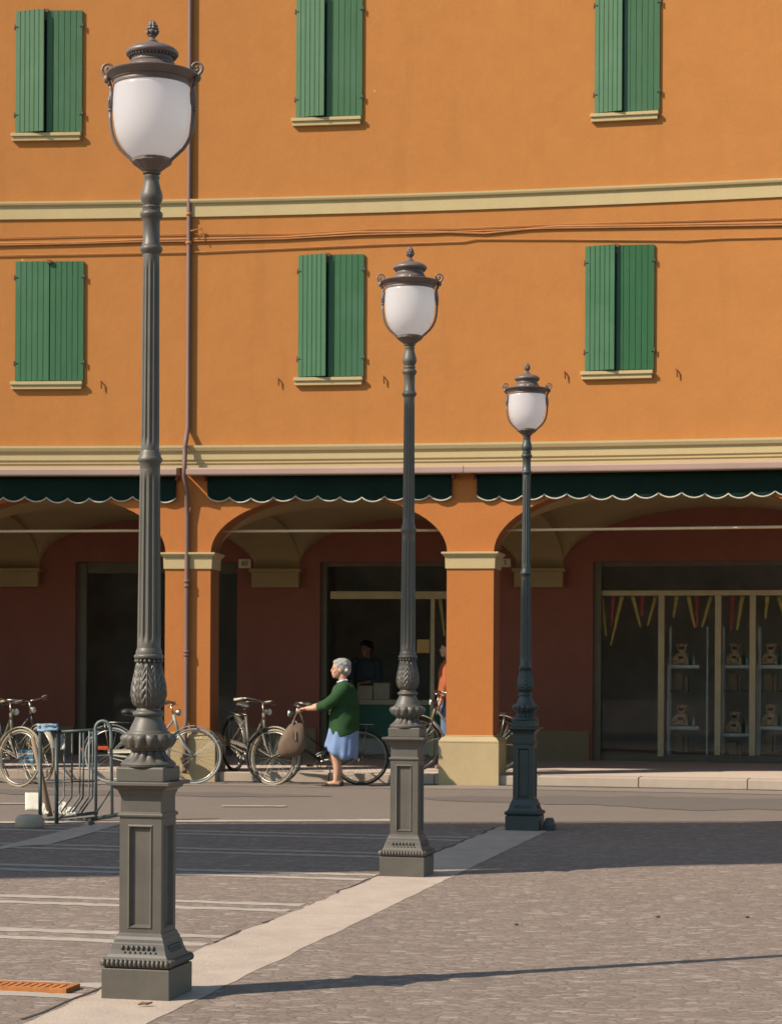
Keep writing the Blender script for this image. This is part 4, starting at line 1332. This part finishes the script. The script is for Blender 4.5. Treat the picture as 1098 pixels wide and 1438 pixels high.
    for s in (-1,1):
        mb.tube([Vector((-.28,.05*s,z)), Vector((-.68,.055*s,z))], .005, 6); mb.tube([rh+Vector((0,.058*s,0)), Vector((-.6,.055*s,z))], .005, 6)
    for x in (-.3,-.42,-.55,-.68): mb.tube([Vector((x,-.055,z)), Vector((x,.055,z))], .005, 6)
    mb.build('carrier', M['chrome'], root, smooth=True)
    mb = MB(); a = R(172); mb.ell(rh+Vector((math.cos(a)*(r+.045),0,math.sin(a)*(r+.045))), .02,.024,.028, n=12, m=8); mb.build('rear_reflector', M['reflector'], root, smooth=True)
    mb = MB(); mb.tube([bb+Vector((-.08,.04,-.02)), bb+Vector((-.13,.17,-.285))], .008, 7); mb.build('kickstand', M['chrome'], root, smooth=True)
    return root

def gp(x, y, z=0): return ground(x, y, z)
fA = gp(378, 1103.2) + Vector((0,.04,0)); bike('brown bicycle leaning at the kerb with cream front wheel turned, left of the woman', fA, fA + Vector((-.52,.925,.12)), M['bframe'], M['tyre_cream'], M['bwhite'], M['tyre_black'], M['bframe'], steer=R(26))  # rear tyre and mudguard coloured dark in place of the pier's shade
fC = gp(22, 1105.5); bike('brown bicycle with cream front wheel cut by the left edge of the photograph', fC, fC + Vector((-.52,.925,.12)), M['bframe'], M['tyre_cream'], M['bwhite'], M['tyre_black'], M['bframe'], steer=R(26))  # dark rear tyre and mudguard again: shade put into the colour
fD = gp(60, 1096.5); bike('bicycle with cream tyres right behind the blue-green rack', fD, fD + Vector((-.95,.45,.10)), M['bblack'], M['tyre_cream'], M['bwhite'], steer=R(-30))
fB = gp(388, 1102.5); rB = gp(497, 1103.2); rB.y = fB.y; rB.x = fB.x + 1.0
bike('black bicycle the grey-haired woman holds by its handlebar', fB, rB, M['bblack'], M['tyre_black'], M['bblack'], steer=0)
fE = gp(272, 1101.5); rE = gp(161, 1099.5)
bike('grey bicycle standing against the downpipe pier behind the nearest lamp', fE, fE + (rE-fE).normalized()*1.06, M['bgrey'], M['tyre_grey'], M['bgrey'], steer=R(8), chain=M['bwhite'])
fF = gp(584, 1083, KH); rF = fF + Vector((1.05,.12,0)); rF.z = KH
bike('cream-guarded bicycle half hidden behind the second pier, wheel showing right of the middle lamp', fF, rF, M['bframe'], M['tyre_black'], M['bwhite'], steer=R(6))

# leather bag hanging on the woman's handlebar
bgc = at_depth(412, 1038, fB.y-.36)
mb = MB(); B = lambda x, y, z: bgc + Vector((x, y, z))
prof = [(-.215,.05,.045),(-.20,.12,.075),(-.12,.175,.095),(0,.165,.085),(.10,.125,.06),(.175,.09,.035),(.195,.06,.02)]
vs = []; fs = []; n = 24
for z, hx, hy in prof:
    sh = .10*(z/.2)
    for k in range(n):
        a = 2*PI*k/n; cx_ = math.copysign(abs(math.cos(a))**.7, math.cos(a)); cy_ = math.copysign(abs(math.sin(a))**.7, math.sin(a))
        wr = 1 + .05*math.sin(a*5+z*30)
        vs.append(B(sh*.45 + hx*cx_*wr, hy*cy_*wr, z))
for i in range(len(prof)-1):
    for k in range(n): fs.append((i*n+k, i*n+(k+1)%n, (i+1)*n+(k+1)%n, (i+1)*n+k))
fs += [tuple(reversed(range(n))), tuple((len(prof)-1)*n+k for k in range(n))]
mb.add(vs, fs)
bg = thing('handbag', 'brown leather shopping bag hanging from the handlebar in front of the woman', 'bag', bgc)
bo = mb.build('body', M['leather'], bg, smooth=True)
sm = bo.modifiers.new('s','SUBSURF'); sm.levels = 1; sm.render_levels = 1
for dy in (-.03,.03):
    mb = MB(); mb.tube([B(.0,dy,.17), B(.02,dy*.6,.27), B(.06,dy*.3,.335), B(.10,dy*.6,.27), B(.13,dy,.17)], .009, 8); mb.build('handle', M['leather'], bg, smooth=True)
mb = MB(); mb.ribbon([B(.015,-.073,.10), B(.02,-.083,.05), B(.02,-.095,-.01)], .018, .004, (1,0,0)); mb.build('strap', M['leather'], bg)

# ================================================================== BICYCLE RACK at the left
M['rack'] = simple('blue_grey_rack_paint', (.135,.15,.148), .5, .25, 9)
M['rackdark'] = simple('dark_green_rack_paint', (.045,.056,.053), .5, .25, 9)
dR = 19.75
def rp(x, y, dd=0): return at_depth(x, y, dR+dd)
zb_ = 0.0
rk = thing('bicycle_rack', 'blue-green tubular bicycle rack with a rounded hoop, left of the nearest lamp', 'bicycle rack', ground(110, 1157))
def bar(name, pts, r, mat): return MB().tube(pts, r, 10).build(name, mat, rk, smooth=True)
g = lambda x, y: ground(x, y, .05)
bar('post', [rp(57,1020), ground(57,1160,.0)], .017, M['rackdark'])
bar('post', [rp(80,1023), ground(80,1157,.0)], .019, M['rackdark'])
bar('top_rail', [rp(52,1024), rp(66,1019.5), rp(80,1023)], .02, M['rack'])
bar('top_rail', [rp(80,1028), rp(120,1026), rp(158,1023,.1)], .015, M['rackdark'])
hoop = [rp(135,1146)] + [rp(135,1030)] + [rp(145-10.5*math.cos(a), 1024-11.5*math.sin(a)) for a in [PI*i/10 for i in range(11)]] + [rp(156.5,1030), rp(158,1146)]
bar('hoop', hoop, .015, M['rack'])
for i, x in enumerate((91, 102, 113, 118, 126, 131)):
    bar('upright', [rp(x, 1026.5), rp(x-.5, 1100), rp(x-1, 1120), rp(x-16, 1141, -.05)], 0.0085, M['rack'] if i % 2 == 0 else M['rackdark'])
bar('upright', [rp(157,1108), rp(146,1125), rp(136,1141,-.05)], .009, M['rackdark'])
bar('base_rail', [rp(54,1151), rp(100,1145.5), rp(138,1141)], .016, M['rackdark'])
bar('base_rail', [rp(54,1160), rp(100,1153), rp(138,1149), rp(176,1142.5)], .020, M['rackdark'])
bar('foot', [rp(127,1150), ground(127,1159.5,.0)], .018, M['rackdark'])
bar('base_rail', [rp(80,1098), rp(135,1097)], .009, M['rackdark'])
a_ = rp(138.5,1053,-.03); b_ = rp(152.5,1048,-.03)
mb = MB(); mb.box(a_.x, b_.x, a_.y-.012, a_.y+.012, a_.z, b_.z); mb.tube([rp(135,1051), rp(157,1051)], .006, 6); mb.build('reflector', M['reflector'], rk, bevel=.004)
# concrete foot block
c = ground(42, 1163)
mb = MB(); mb.lathe([(.10,-.005),(.115,.03),(.11,.085),(.085,.115),(.04,.122)], 18, fn=lambda th,i,r,z: r*(1+.06*math.sin(th*3)), M=Matrix.Translation(c) @ Matrix.Diagonal((1.15,.9,1,1)))
tag(mb.build('concrete_foot', M['kerb'], smooth=True), 'rounded grey concrete foot block at the left end of the bicycle rack', 'block')
# wooden pole leaning against the rack
a, b = rp(72, 1148, .06), rp(46, 1035, .12); a.z = .01
mb = MB(); mb.tube([a, a.lerp(b,.5)+Vector((.004,0,0)), b], [.028,.024,.020], 10)
tag(mb.build('wooden_pole', simple('weathered_wood', (.22,.145,.095), .85, .2, 5, stretch=(4,4,.4)), smooth=True), 'brown weathered wooden pole leaning on the bicycle rack', 'pole')
# papers: a white bag, crumpled sheets, blue and white packet
def crumple(x0, x1, y0, y1, dd, seed, name, label, cat, mat, group=None, lean=.12, ro=1.0):
    rnd = random.Random(seed); n = 7; vs = []; fs = []
    for j in range(n+1):
        for i in range(n+1):
            p = rp(x0+(x1-x0)*i/n + rnd.uniform(-.4,.4)*ro, y1+(y0-y1)*j/n + rnd.uniform(-.4,.4)*ro, dd + lean*j/n + rnd.uniform(-.014,.014)*ro); vs.append(p)
    lo = min(q.z for q in vs)
    if lo < .012: vs = [q + Vector((0,0,.012-lo)) for q in vs]
    for j in range(n):
        for i in range(n): a = j*(n+1)+i; fs.append((a, a+1, a+n+2, a+n+1))
    o = MB().add(vs, fs).build(name, mat, smooth=True)
    s_ = o.modifiers.new('s','SOLIDIFY'); s_.thickness = .012
    return tag(o, label, cat, group)
crumple(36, 57, 1113, 1137, .10, 1, 'paper_bag', 'white paper bag standing at the left post of the bicycle rack', 'bag', M['paper'], None, .12, .3)
crumple(82, 93, 1126, 1143, .0, 2, 'crumpled_paper', 'upright crumpled white sheet between the rack\'s second post and its bars', 'paper', M['paper'], 'crumpled papers in the rack')
crumple(93, 108, 1133, 1144, -.03, 3, 'crumpled_paper', 'low crumpled white sheet lying furthest right under the rack bars', 'paper', M['paper'], 'crumpled papers in the rack')
crumple(58, 69, 1128, 1143, .02, 4, 'crumpled_paper', 'crumpled white sheet behind the rack\'s left dark post', 'paper', M['paper'], 'crumpled papers in the rack')
M['bluebox'] = simple('blue_packet', (.06,.20,.30), .6, .1, 6)
pc = at_depth(38, 1072, 26.0)
t_ = thing('packet', 'blue and white striped packet on the bicycle behind the rack', 'packet', pc)
for i, (zz, hh, mt) in enumerate(((0,.035,'bluebox'),(.036,.02,'paper'),(.057,.05,'bluebox'),(.108,.022,'paper'),(.131,.03,'bluebox'))):
    mb = MB(); mb.box(pc.x-.09,pc.x+.09,pc.y-.06,pc.y+.06,pc.z+zz,pc.z+zz+hh); mb.build('stripe_box', M[mt], t_, bevel=.003)
# cloths tied to the top of the rack
crumple(53, 82, 1016, 1026, -.06, 7, 'cloth_strip', 'faded blue and white cloth strip lying over the top of the rack\'s dark posts', 'cloth', simple('faded_blue_cloth', (.17,.27,.36), .9, .5, 30), None, .1)
crumple(86, 92, 1031, 1052, -.05, 8, 'torn_label', 'torn pale label hanging at the rack just right of the second dark post', 'label', M['paper'])

# ================================================================== PEOPLE
def skin_mat(name, col):
    t = NT(name); v = t.coord(); f = t.noise(v, 14, 4)
    t.base(t.ramp(f, [(.3, mul(col,.88)), (.7, mul(col,1.1))])); t.rough(.55); t.spec(.35)
    t.p.inputs['Subsurface Weight'].default_value = .15; t.p.inputs['Subsurface Radius'].default_value = (.02,.008,.004); t.p.inputs['Subsurface Scale'].default_value = .5
    return t.m
M['skin'] = skin_mat('skin', (.46,.25,.165))
M['hair_grey'] = simple('grey_hair', (.26,.24,.225), .8, .45, 60, .3, bump=.9, bscale=120, stretch=(1,1,.5))
M['hair_dark'] = simple('dark_hair', (.03,.02,.015), .7, .3, 45, .3, bump=.5, bscale=70)
M['cardigan'] = simple('green_knit', (.024,.058,.022), .95, .18, 5, .15, bump=.6, bscale=130)
M['skirt'] = simple('light_blue_cotton', (.165,.225,.37), .9, .14, 9, .15, bump=.5, bscale=18)
M['shoe'] = simple('dark_shoe', (.035,.025,.02), .5, .1, 8)
M['blouse'] = simple('pale_blue_blouse', (.42,.46,.55), .9, .06, 8)
M['shirt_orange'] = simple('rust_orange_shirt', (.30,.078,.026), .9, .12, 6)
M['shirt_dark'] = simple('dark_blue_grey_shirt', (.075,.10,.105), .9, .12, 6)
M['jeans'] = simple('blue_jeans', (.09,.13,.22), .9, .12, 8)
M['pearl'] = simple('cream_hair_clip', (.6,.52,.38), .4)
M['eyem'] = simple('dark_eyes', (.02,.015,.012), .2)
M['lips'] = simple('lips', (.30,.11,.085), .5)

class Body:
    """local frame: f forward, s to the person's left, z up"""
    def __init__(s, loc, face, k=1.0):
        s.loc = Vector(loc); s.fv = Vector((math.cos(face), math.sin(face), 0)); s.sv = Vector((-s.fv.y, s.fv.x, 0)); s.k = k
    def __call__(s, f, sd, z): return s.loc + (s.fv*f + s.sv*sd + Vector((0,0,1))*z)*s.k
    @property
    def M(s): return Matrix((( s.fv.x, s.sv.x, 0),(s.fv.y, s.sv.y, 0),(0,0,1)))
    def ell(s, mb, c, rf, rs, rz, tilt=0):
        mb.ell(s(*c), rf*s.k, rs*s.k, rz*s.k, s.M @ Matrix.Rotation(tilt, 3, 'Y'), 20, 14)
    def limb(s, mb, pts, rs): mb.limb([s(*p) for p in pts], [r*s.k for r in rs])

def head(b, mb, c):
    f, sd, z = c
    b.ell(mb, (f-.012, sd, z+.025), .096, .076, .095)          # skull
    b.ell(mb, (f+.025, sd, z-.045), .062, .058, .072)          # jaw and face
    b.ell(mb, (f+.055, sd, z-.090), .030, .032, .026)          # chin
    b.ell(mb, (f+.060, sd, z+.010), .030, .052, .040)          # brow and cheeks
    b.limb(mb, [(f+.086,sd,z+.004),(f+.098,sd,z-.018),(f+.101,sd,z-.028)], [.009,.011,.011])    # nose
    b.ell(mb, (f+.085, sd, z-.058), .013, .024, .010); b.ell(mb, (f+.083, sd, z-.070), .013, .021, .010)   # lips
    for q in (-1,1):
        b.ell(mb, (f-.012, sd+.078*q, z-.018), .020, .010, .032)   # ears
        b.ell(mb, (f+.052, sd+.036*q, z-.030), .026, .024, .026)   # cheeks
def face_parts(b, parent, c):
    f, sd, z = c
    mb = MB()
    for q in (-1,1): b.ell(mb, (f+.080, sd+.030*q, z-.002), .009, .013, .007)
    mb.build('eyes', M['eyem'], parent, smooth=True)
    mb = MB()
    for q in (-1,1): b.limb(mb, [(f+.086,sd+.014*q,z+.022),(f+.083,sd+.032*q,z+.027),(f+.072,sd+.048*q,z+.022)], [.0035,.004,.003])
    mb.build('eyebrows', M['hair_grey'] if b.k < 1 else M['hair_dark'], parent, smooth=True)
    mb = MB(); b.ell(mb, (f+.092, sd, z-.0645), .007, .021, .003); mb.build('mouth', M['lips'], parent, smooth=True)
def hand(b, mb, wrist, dirv, grip_axis, palm_n, curl=1.0):
    """palm plus four bent fingers and a thumb, world space; dirv: along the hand, grip_axis: across the palm, palm_n: the way the palm faces"""
    w = Vector(wrist); d = Vector(dirv).normalized(); a = Vector(grip_axis).normalized(); n = Vector(palm_n).normalized()
    pc = w + d*.048
    fr = Matrix((d, a, n)).transposed()
    mb.ell(pc, .050, .040, .017, fr, 14, 10); mb.ell(w+d*.012, .028, .027, .021, fr, 12, 8)
    for i, (off, L) in enumerate(((-.030,.060),(-.010,.070),(.010,.066),(.029,.052))):
        p0 = w + d*.085 + a*off; p1 = p0 + d*L*.42 + n*L*.12*curl; p2 = p1 + d*L*.10*(1.6-curl) + n*L*.40*curl; p3 = p2 - d*L*.26*curl + n*L*.14*curl
        if curl < .5: p2 = p1 + d*L*.34 + n*L*.14; p3 = p2 + d*L*.24 + n*L*.14
        mb.limb([p0-d*.02, p0, p1, p2, p3], [.0095,.0095,.0088,.0082,.0075], 8)
    t0 = w + d*.022 - a*.026; t1 = t0 + d*.028 - a*.022 + n*.012; t2 = t1 + d*.026 + a*.004 + n*.018; t3 = t2 + d*.018 + a*.012 + n*.012
    mb.limb([t0,t1,t2,t3], [.013,.0115,.010,.0085], 8)
def ring_loft(b, rings, fn=None, n=40, cap=True):
    mb = MB(); vs = []; fs = []
    for j, (z, cf, rf, rs) in enumerate(rings):
        for i in range(n):
            a = 2*PI*i/n; f = cf + rf*math.cos(a); s = rs*math.sin(a); zz = z
            if fn: f, s, zz = fn(a, j, f, s, zz)
            vs.append(b(f, s, zz))
    for j in range(len(rings)-1):
        for i in range(n): fs.append((j*n+i, j*n+(i+1)%n, (j+1)*n+(i+1)%n, (j+1)*n+i))
    if cap: fs += [tuple(reversed(range(n))), tuple((len(rings)-1)*n+i for i in range(n))]
    return mb.add(vs, fs)

# ---- the woman wheeling the bicycle
wl = ground(478, 1102.5)
wl.y = fB.y - .30; wl.x = ray(478, 1000)[0]*wl.y
W = Body(wl, PI, .985)
wm = thing('person', 'grey-haired woman in green cardigan and light blue skirt wheeling a black bicycle along the kerb', 'person', wl, 'people in the portico')
hc_ = (.012, 0, 1.44)
gripP = Vector((fB.x + .0, 0, 0))
skin = MB(); head(W, skin, hc_)
W.limb(skin, [(-.035,0,1.26),(-.02,0,1.36)], [.056,.052])
W.ell(skin, (-.05,0,1.08), .12,.15,.18); W.ell(skin, (-.05,0,.85), .13,.155,.17)
hl_ = (.405, .05, .955)      # left wrist (near side)
W.limb(skin, [(-.04,.17,1.20),(.15,.19,1.01),(.20,.17,.995)], [.055,.050,.047]); W.limb(skin, [(.20,.17,.995),(.31,.11,.965),hl_], [.047,.038,.029])
hr_ = (.40, -.42, .955)
W.limb(skin, [(-.04,-.17,1.20),(.13,-.26,1.02),hr_], [.055,.046,.029])
wd_ = W(hl_[0]+.1,hl_[1]-.02,hl_[2]-.01)-W(*hl_)
hand(W, skin, W(*hl_), wd_, W(0,1,0)-W(0,0,0), Vector((0,0,-1)), 1.0)
hand(W, skin, W(*hr_), W(.1,.0,-.01)-W(0,0,0), W(0,-1,0)-W(0,0,0), Vector((0,0,-1)), 1.0)
for q, (kf, af) in ((1,(.05,.045)), (-1,(.075,.03))):
    W.limb(skin, [(-.03,.085*q,.78),(kf,.085*q,.43),(kf-.012,.085*q,.33),(af-.015,.085*q,.20),(af,.085*q,.085)], [.095,.068,.060,.046,.036])
    W.limb(skin, [(af-.025,.085*q,.05),(af+.06,.088*q,.042),(af+.14,.09*q,.03)], [.036,.034,.026])
sk = blob(skin, 'body', M['skin'], wm, .0075, 3)
face_parts(W, wm, hc_)
mb = MB()
W.ell(mb, (-.022,0,1.482), .108,.089,.090); W.ell(mb, (-.065,0,1.435), .066,.086,.085); W.ell(mb, (.03,0,1.522), .062,.070,.040)
W.ell(mb, (-.02,.066,1.455), .04,.026,.055); W.ell(mb, (-.02,-.066,1.455), .04,.026,.055)
rnd = random.Random(5)
for i in range(90):
    a = rnd.uniform(0,2*PI); e = rnd.uniform(.0,1.3); f_ = math.cos(a)*math.cos(e)
    if f_ > .55 and e < .75: continue
    W.ell(mb, (-.024+.103*f_, .085*math.sin(a)*math.cos(e), 1.475+.093*math.sin(e)), .015,.014,.013)
blob(mb, 'hair', M['hair_grey'], wm, .009, 2)
mb = MB(); W.ell(mb, (-.075,.075,1.425), .022,.016,.022); mb.build('hair_clip', M['pearl'], wm, smooth=True)
# cardigan
def card(a, j, f, s, z):
    if j == 0: z = .545 + .155*(1-math.cos(a))/2 + .012*math.sin(a*5); 
    if j == 1: z = .69 + .06*(1-math.cos(a))/2
    wr = 1 + .028*math.sin(a*4+z*22) + .02*math.sin(a*7-z*31)
    return (f-(-.05))*wr-.05, s*wr, z
cb = ring_loft(W, [(.60,-.05,.188,.215),(.72,-.048,.188,.215),(.84,-.048,.184,.212),(.95,-.05,.180,.205),(1.06,-.05,.176,.20),(1.15,-.05,.160,.19),(1.22,-.045,.13,.165),(1.262,-.04,.085,.10),(1.285,-.035,.062,.066)], card)
W.limb(cb, [(-.045,.165,1.195),(.06,.205,1.08),(.16,.195,1.005),(.235,.155,.985)], [.082,.080,.072,.062])
W.limb(cb, [(-.045,-.165,1.195),(.04,-.23,1.08),(.13,-.27,1.015),(.21,-.31,.995)], [.082,.078,.068,.060])
blob(cb, 'cardigan', M['cardigan'], wm, .010, 4)
mb = MB()
for q in (-1,1):
    W.limb(mb, [(-.08,.035*q,1.302),(-.03,.058*q,1.298),(.035,.035*q,1.278)], [.014,.016,.012])
blob(mb, 'collar', M['blouse'], wm, .007, 2)
mb = MB()
for zz in (.72,.82,.92): W.ell(mb, (.137, .03, zz), .008,.009,.009)
mb.build('button', M['shoe'], wm, smooth=True)
# skirt with loose folds, blown forward at the hem
def skf(a, j, f, s, z):
    q = j/6
    fold = 1 + q*(.055*math.sin(a*6+.6+q) + .045*math.sin(a*11+1.9) + .02*math.sin(a*17+q*4))
    zz = z
    if j >= 4: zz += (.045*(j-3)) * max(0, math.cos(a))**1.5 + .012*math.sin(a*6)
    return -.02+(f+.02)*fold, s*fold, zz
sb = ring_loft(W, [(.82,-.05,.165,.19),(.74,-.045,.172,.195),(.66,-.04,.180,.20),(.58,-.03,.186,.206),(.49,-.022,.190,.21),(.41,-.018,.190,.212),(.345,-.015,.188,.21)], skf, 64, False)
so = sb.build('skirt', M['skirt'], wm, smooth=True); s_ = so.modifiers.new('s','SOLIDIFY'); s_.thickness = .006
for q, af in ((1,.045), (-1,.03)):
    mb = MB(); W.ell(mb, (af+.055,.088*q,.026), .125,.043,.024); W.ell(mb, (af-.045,.086*q,.036), .036,.037,.034); W.ell(mb, (af+.12,.09*q,.032), .055,.041,.026)
    W.ell(mb, (af+.05,.088*q,.010), .135,.042,.012)
    blob(mb, 'shoe', M['shoe'], wm, .007, 2)

# ---- generic clothed standing adult
def adult(label, loc, face, k, shirt, trousers, arms, hair='hair_dark'):
    b = Body(loc, face, k)
    t_ = thing('person', label, 'person', loc, 'people in the portico')
    mb = MB(); hcn = (.02,0,1.585); head(b, mb, hcn)
    b.limb(mb, [(-.02,0,1.40),(-.005,0,1.50)], [.06,.056])
    b.ell(mb, (-.01,0,1.22), .11,.16,.2); b.ell(mb, (0,0,.95), .11,.16,.14)
    for q in (-1,1):
        sh = (-.01,.19*q,1.38); el, wr = arms[q]
        b.limb(mb, [sh, el, wr], [.052,.042,.029])
        dv = b(*wr)-b(*el); ax_ = b(0,q,0)-b(0,0,0)
        hand(b, mb, b(*wr), dv, ax_, b(0,-q*.4,-.9)-b(0,0,0), .8)
        b.limb(mb, [(0,.09*q,.92),(.015,.095*q,.50),(-.01,.10*q,.09)], [.09,.058,.042]); b.limb(mb, [(-.04,.10*q,.045),(.14,.115*q,.03)], [.036,.03])
    blob(mb, 'body', M['skin'], t_, .0085, 3); face_parts(b, t_, hcn)
    mb = MB(); b.ell(mb, (-.012,0,1.64), .112,.092,.085); b.ell(mb, (-.05,0,1.59), .07,.088,.085); b.ell(mb, (.04,0,1.675), .06,.07,.035)
    for i in range(24):
        a = rnd.uniform(0,2*PI); e = rnd.uniform(.1,1.2); f_ = math.cos(a)*math.cos(e)
        if f_ > .5 and e < .7: continue
        b.ell(mb, (-.014+.105*f_,.087*math.sin(a)*math.cos(e),1.63+.09*math.sin(e)), .024,.022,.02)
    blob(mb, 'hair', M[hair], t_, .01, 2)
    wr_ = lambda a, j, f, s, z: (f*(1+.025*math.sin(a*5+z*25)), s*(1+.02*math.sin(a*4-z*19)), z)
    mb = ring_loft(b, [(.90,0,.15,.19),(1.02,0,.145,.185),(1.15,0,.145,.19),(1.27,-.005,.145,.20),(1.37,-.01,.125,.19),(1.43,-.015,.085,.12),(1.455,-.015,.066,.072)], wr_)
    for q in (-1,1):
        el, wr = arms[q]; mid = tuple(el[i]*.45+wr[i]*.55 for i in range(3))
        b.limb(mb, [(-.01,.18*q,1.38), el, mid], [.075,.064,.052])
    blob(mb, 'shirt', shirt, t_, .011, 4)
    mb = MB(); b.ell(mb, (0,0,.93), .135,.175,.10)
    for q in (-1,1): b.limb(mb, [(0,.09*q,.90),(.012,.095*q,.50),(-.01,.10*q,.13)], [.105,.082,.070])
    blob(mb, 'trousers', trousers, t_, .012, 3)
    for q in (-1,1):
        mb = MB(); b.ell(mb, (.05,.11*q,.035), .135,.047,.038); b.ell(mb, (-.03,.105*q,.06), .05,.045,.055); blob(mb, 'shoe', M['shoe'], t_, .01, 2)
    return t_
pl = at_depth(630, 1000, 27.75); pl.z = KH+.002
adult('dark-haired person in a rust-orange shirt half hidden behind the second pier', pl, PI-.15, .985, M['shirt_orange'], M['jeans'],
      {1: ((.0,.25,1.10),(.09,.22,.86)), -1: ((.0,-.25,1.10),(.10,-.24,.88))})
ps = at_depth(514, 1000, 32.6); ps.z = KH+.002
adult('dim figure in a dark blue-grey shirt standing inside the middle shop', ps, -PI/2-.5, 1.0, M['shirt_dark'], M['shoe'],
      {1: ((.05,.24,1.10),(.28,.14,1.08)), -1: ((.05,-.24,1.10),(.28,-.12,1.08))})

# ================================================================== off-frame surroundings of the square, and an added shade caster
M['offwall'] = plaster('ochre_house_plaster', (.34,.24,.14))
def block(name, label, x0, x1, y0, y1, h):
    t_ = thing(name, label, 'building', ((x0+x1)/2, (y0+y1)/2, 0))
    mb = MB(); mb.box(x0,x1,y0,y1,-.05,h); mb.build('wall', M['offwall'], t_)
    mb = MB(); mb.hexa([Vector(q) for q in ((x0-.5,y0-.5,h+.002),(x1+.5,y0-.5,h+.002),(x1+.5,y1+.5,h+.002),(x0-.5,y1+.5,h+.002),(x0+1,y0+3,h+2.2),(x1-1,y0+3,h+2.2),(x1-1,y1-3,h+2.2),(x0+1,y1-3,h+2.2))]); mb.build('roof', M['pipe'], t_)
    n = int((x1-x0)/3.2)
    for i in range(n):
        x = x0+1.6+i*3.2
        for z in (1.0, 4.2, 7.2):
            if z+1.7 > h: continue
            mb = MB(); mb.box(x-.55,x+.55,y1-.02,y1+.03,z,z+1.7); mb.build('window', M['shutter'], t_)
block('opposite_house', 'long ochre house on the far side of the square behind the viewer', -34, 34, -46, -36, 9.5)
# unseen roof added left of the view, shaped to throw the band of shade
HR = 12.0; SUNAZ = R(24.5); SUNEL = R(40); LSH = HR/math.tan(SUNEL)
sh = Vector((math.cos(SUNAZ)*LSH, math.sin(SUNAZ)*LSH, 0))
q1 = ground(-100, 1236); q2 = ground(1098, 1213); q3 = ground(1098, 1155); q4 = ground(-100, 1158)
d1 = (q2-q1); d2 = (q3-q4)
A_ = q1 - d1*.25; B_ = q2 + d1*.10; C_ = q3 + d2*.09; D_ = q4 - d2*.22
mr = thing('shade_caster', 'added unseen flat roof on slim posts left of the square, shaped to cast the band of shade', 'roof', D_-sh)
vs = [p - sh + Vector((0,0,HR)) for p in (A_, B_, C_, D_)]
MB().hexa(vs + [p+Vector((0,0,.12)) for p in vs]).build('caster_slab', M['offwall'], mr)
for p in (A_.lerp(B_,.02), D_.lerp(C_,.02)):
    b0 = p - sh; mb = MB(); mb.tube([b0+Vector((.3,0,0)), b0+Vector((.3,0,HR-.003))], .14, 12); mb.build('post', M['lamp'], mr, smooth=True)

# ================================================================== light, camera
w = bpy.data.worlds.new('World'); sc.world = w; w.use_nodes = True
nt = w.node_tree; bg_ = nt.nodes['Background']; sky = nt.nodes.new('ShaderNodeTexSky'); sky.sky_type = 'NISHITA'; sky.sun_disc = False
# the sun's light travels along (cos az, sin az): it comes from the left, a little behind the viewer
src = Vector((-math.cos(SUNAZ), -math.sin(SUNAZ)))
sky.sun_elevation = SUNEL; sky.sun_rotation = math.atan2(src.x, src.y)
sky.air_density = 1.0; sky.dust_density = .5; sky.ozone_density = 1.0
tint = nt.nodes.new('ShaderNodeMix'); tint.data_type = 'RGBA'; tint.blend_type = 'MULTIPLY'; tint.inputs[0].default_value = 1; tint.inputs[7].default_value = (.97,1.075,.97,1)
nt.links.new(sky.outputs[0], tint.inputs[6]); nt.links.new(tint.outputs[2], bg_.inputs['Color']); bg_.inputs['Strength'].default_value = .10
ld = bpy.data.lights.new('sun', 'SUN'); ld.energy = 4.3; ld.angle = R(.53); ld.color = (1, .90, .76)
so_ = bpy.data.objects.new('sun', ld); COL.objects.link(so_)
dirv = Vector((math.cos(SUNAZ)*math.cos(SUNEL), math.sin(SUNAZ)*math.cos(SUNEL), -math.sin(SUNEL)))
so_.rotation_euler = dirv.to_track_quat('-Z', 'Y').to_euler(); so_.location = (-20,-10,25)

cd = bpy.data.cameras.new('camera'); cam = bpy.data.objects.new('camera', cd); COL.objects.link(cam); sc.camera = cam
cam.location = (0,0,CAMZ); cam.rotation_euler = (PI/2, 0, 0)
cam.rotation_mode = 'XYZ'
# small clockwise roll of the picture = camera rolled anticlockwise
cam.matrix_world = Matrix.Translation((0,0,CAMZ)) @ Matrix.Rotation(PI/2, 4, 'X') @ Matrix.Rotation(ROLL, 4, 'Z')
cd.sensor_fit = 'VERTICAL'; cd.sensor_height = 24; cd.sensor_width = 24; cd.lens = 24*FPX/1438
cd.shift_y = (HY-719)/1438; cd.clip_start = .1; cd.clip_end = 400
cd.dof.use_dof = True; cd.dof.focus_distance = 10.5; cd.dof.aperture_fstop = 8
sc.render.resolution_x = 781; sc.render.resolution_y = 1024
vs_ = sc.view_settings; vs_.view_transform = 'Standard'; vs_.look = 'None'; vs_.gamma = 1; vs_.exposure = .75; vs_.use_curve_mapping = False
sc.cycles.max_bounces = 8; sc.cycles.diffuse_bounces = 4; sc.cycles.transparent_max_bounces = 12
sc.cycles.sample_clamp_indirect = 4
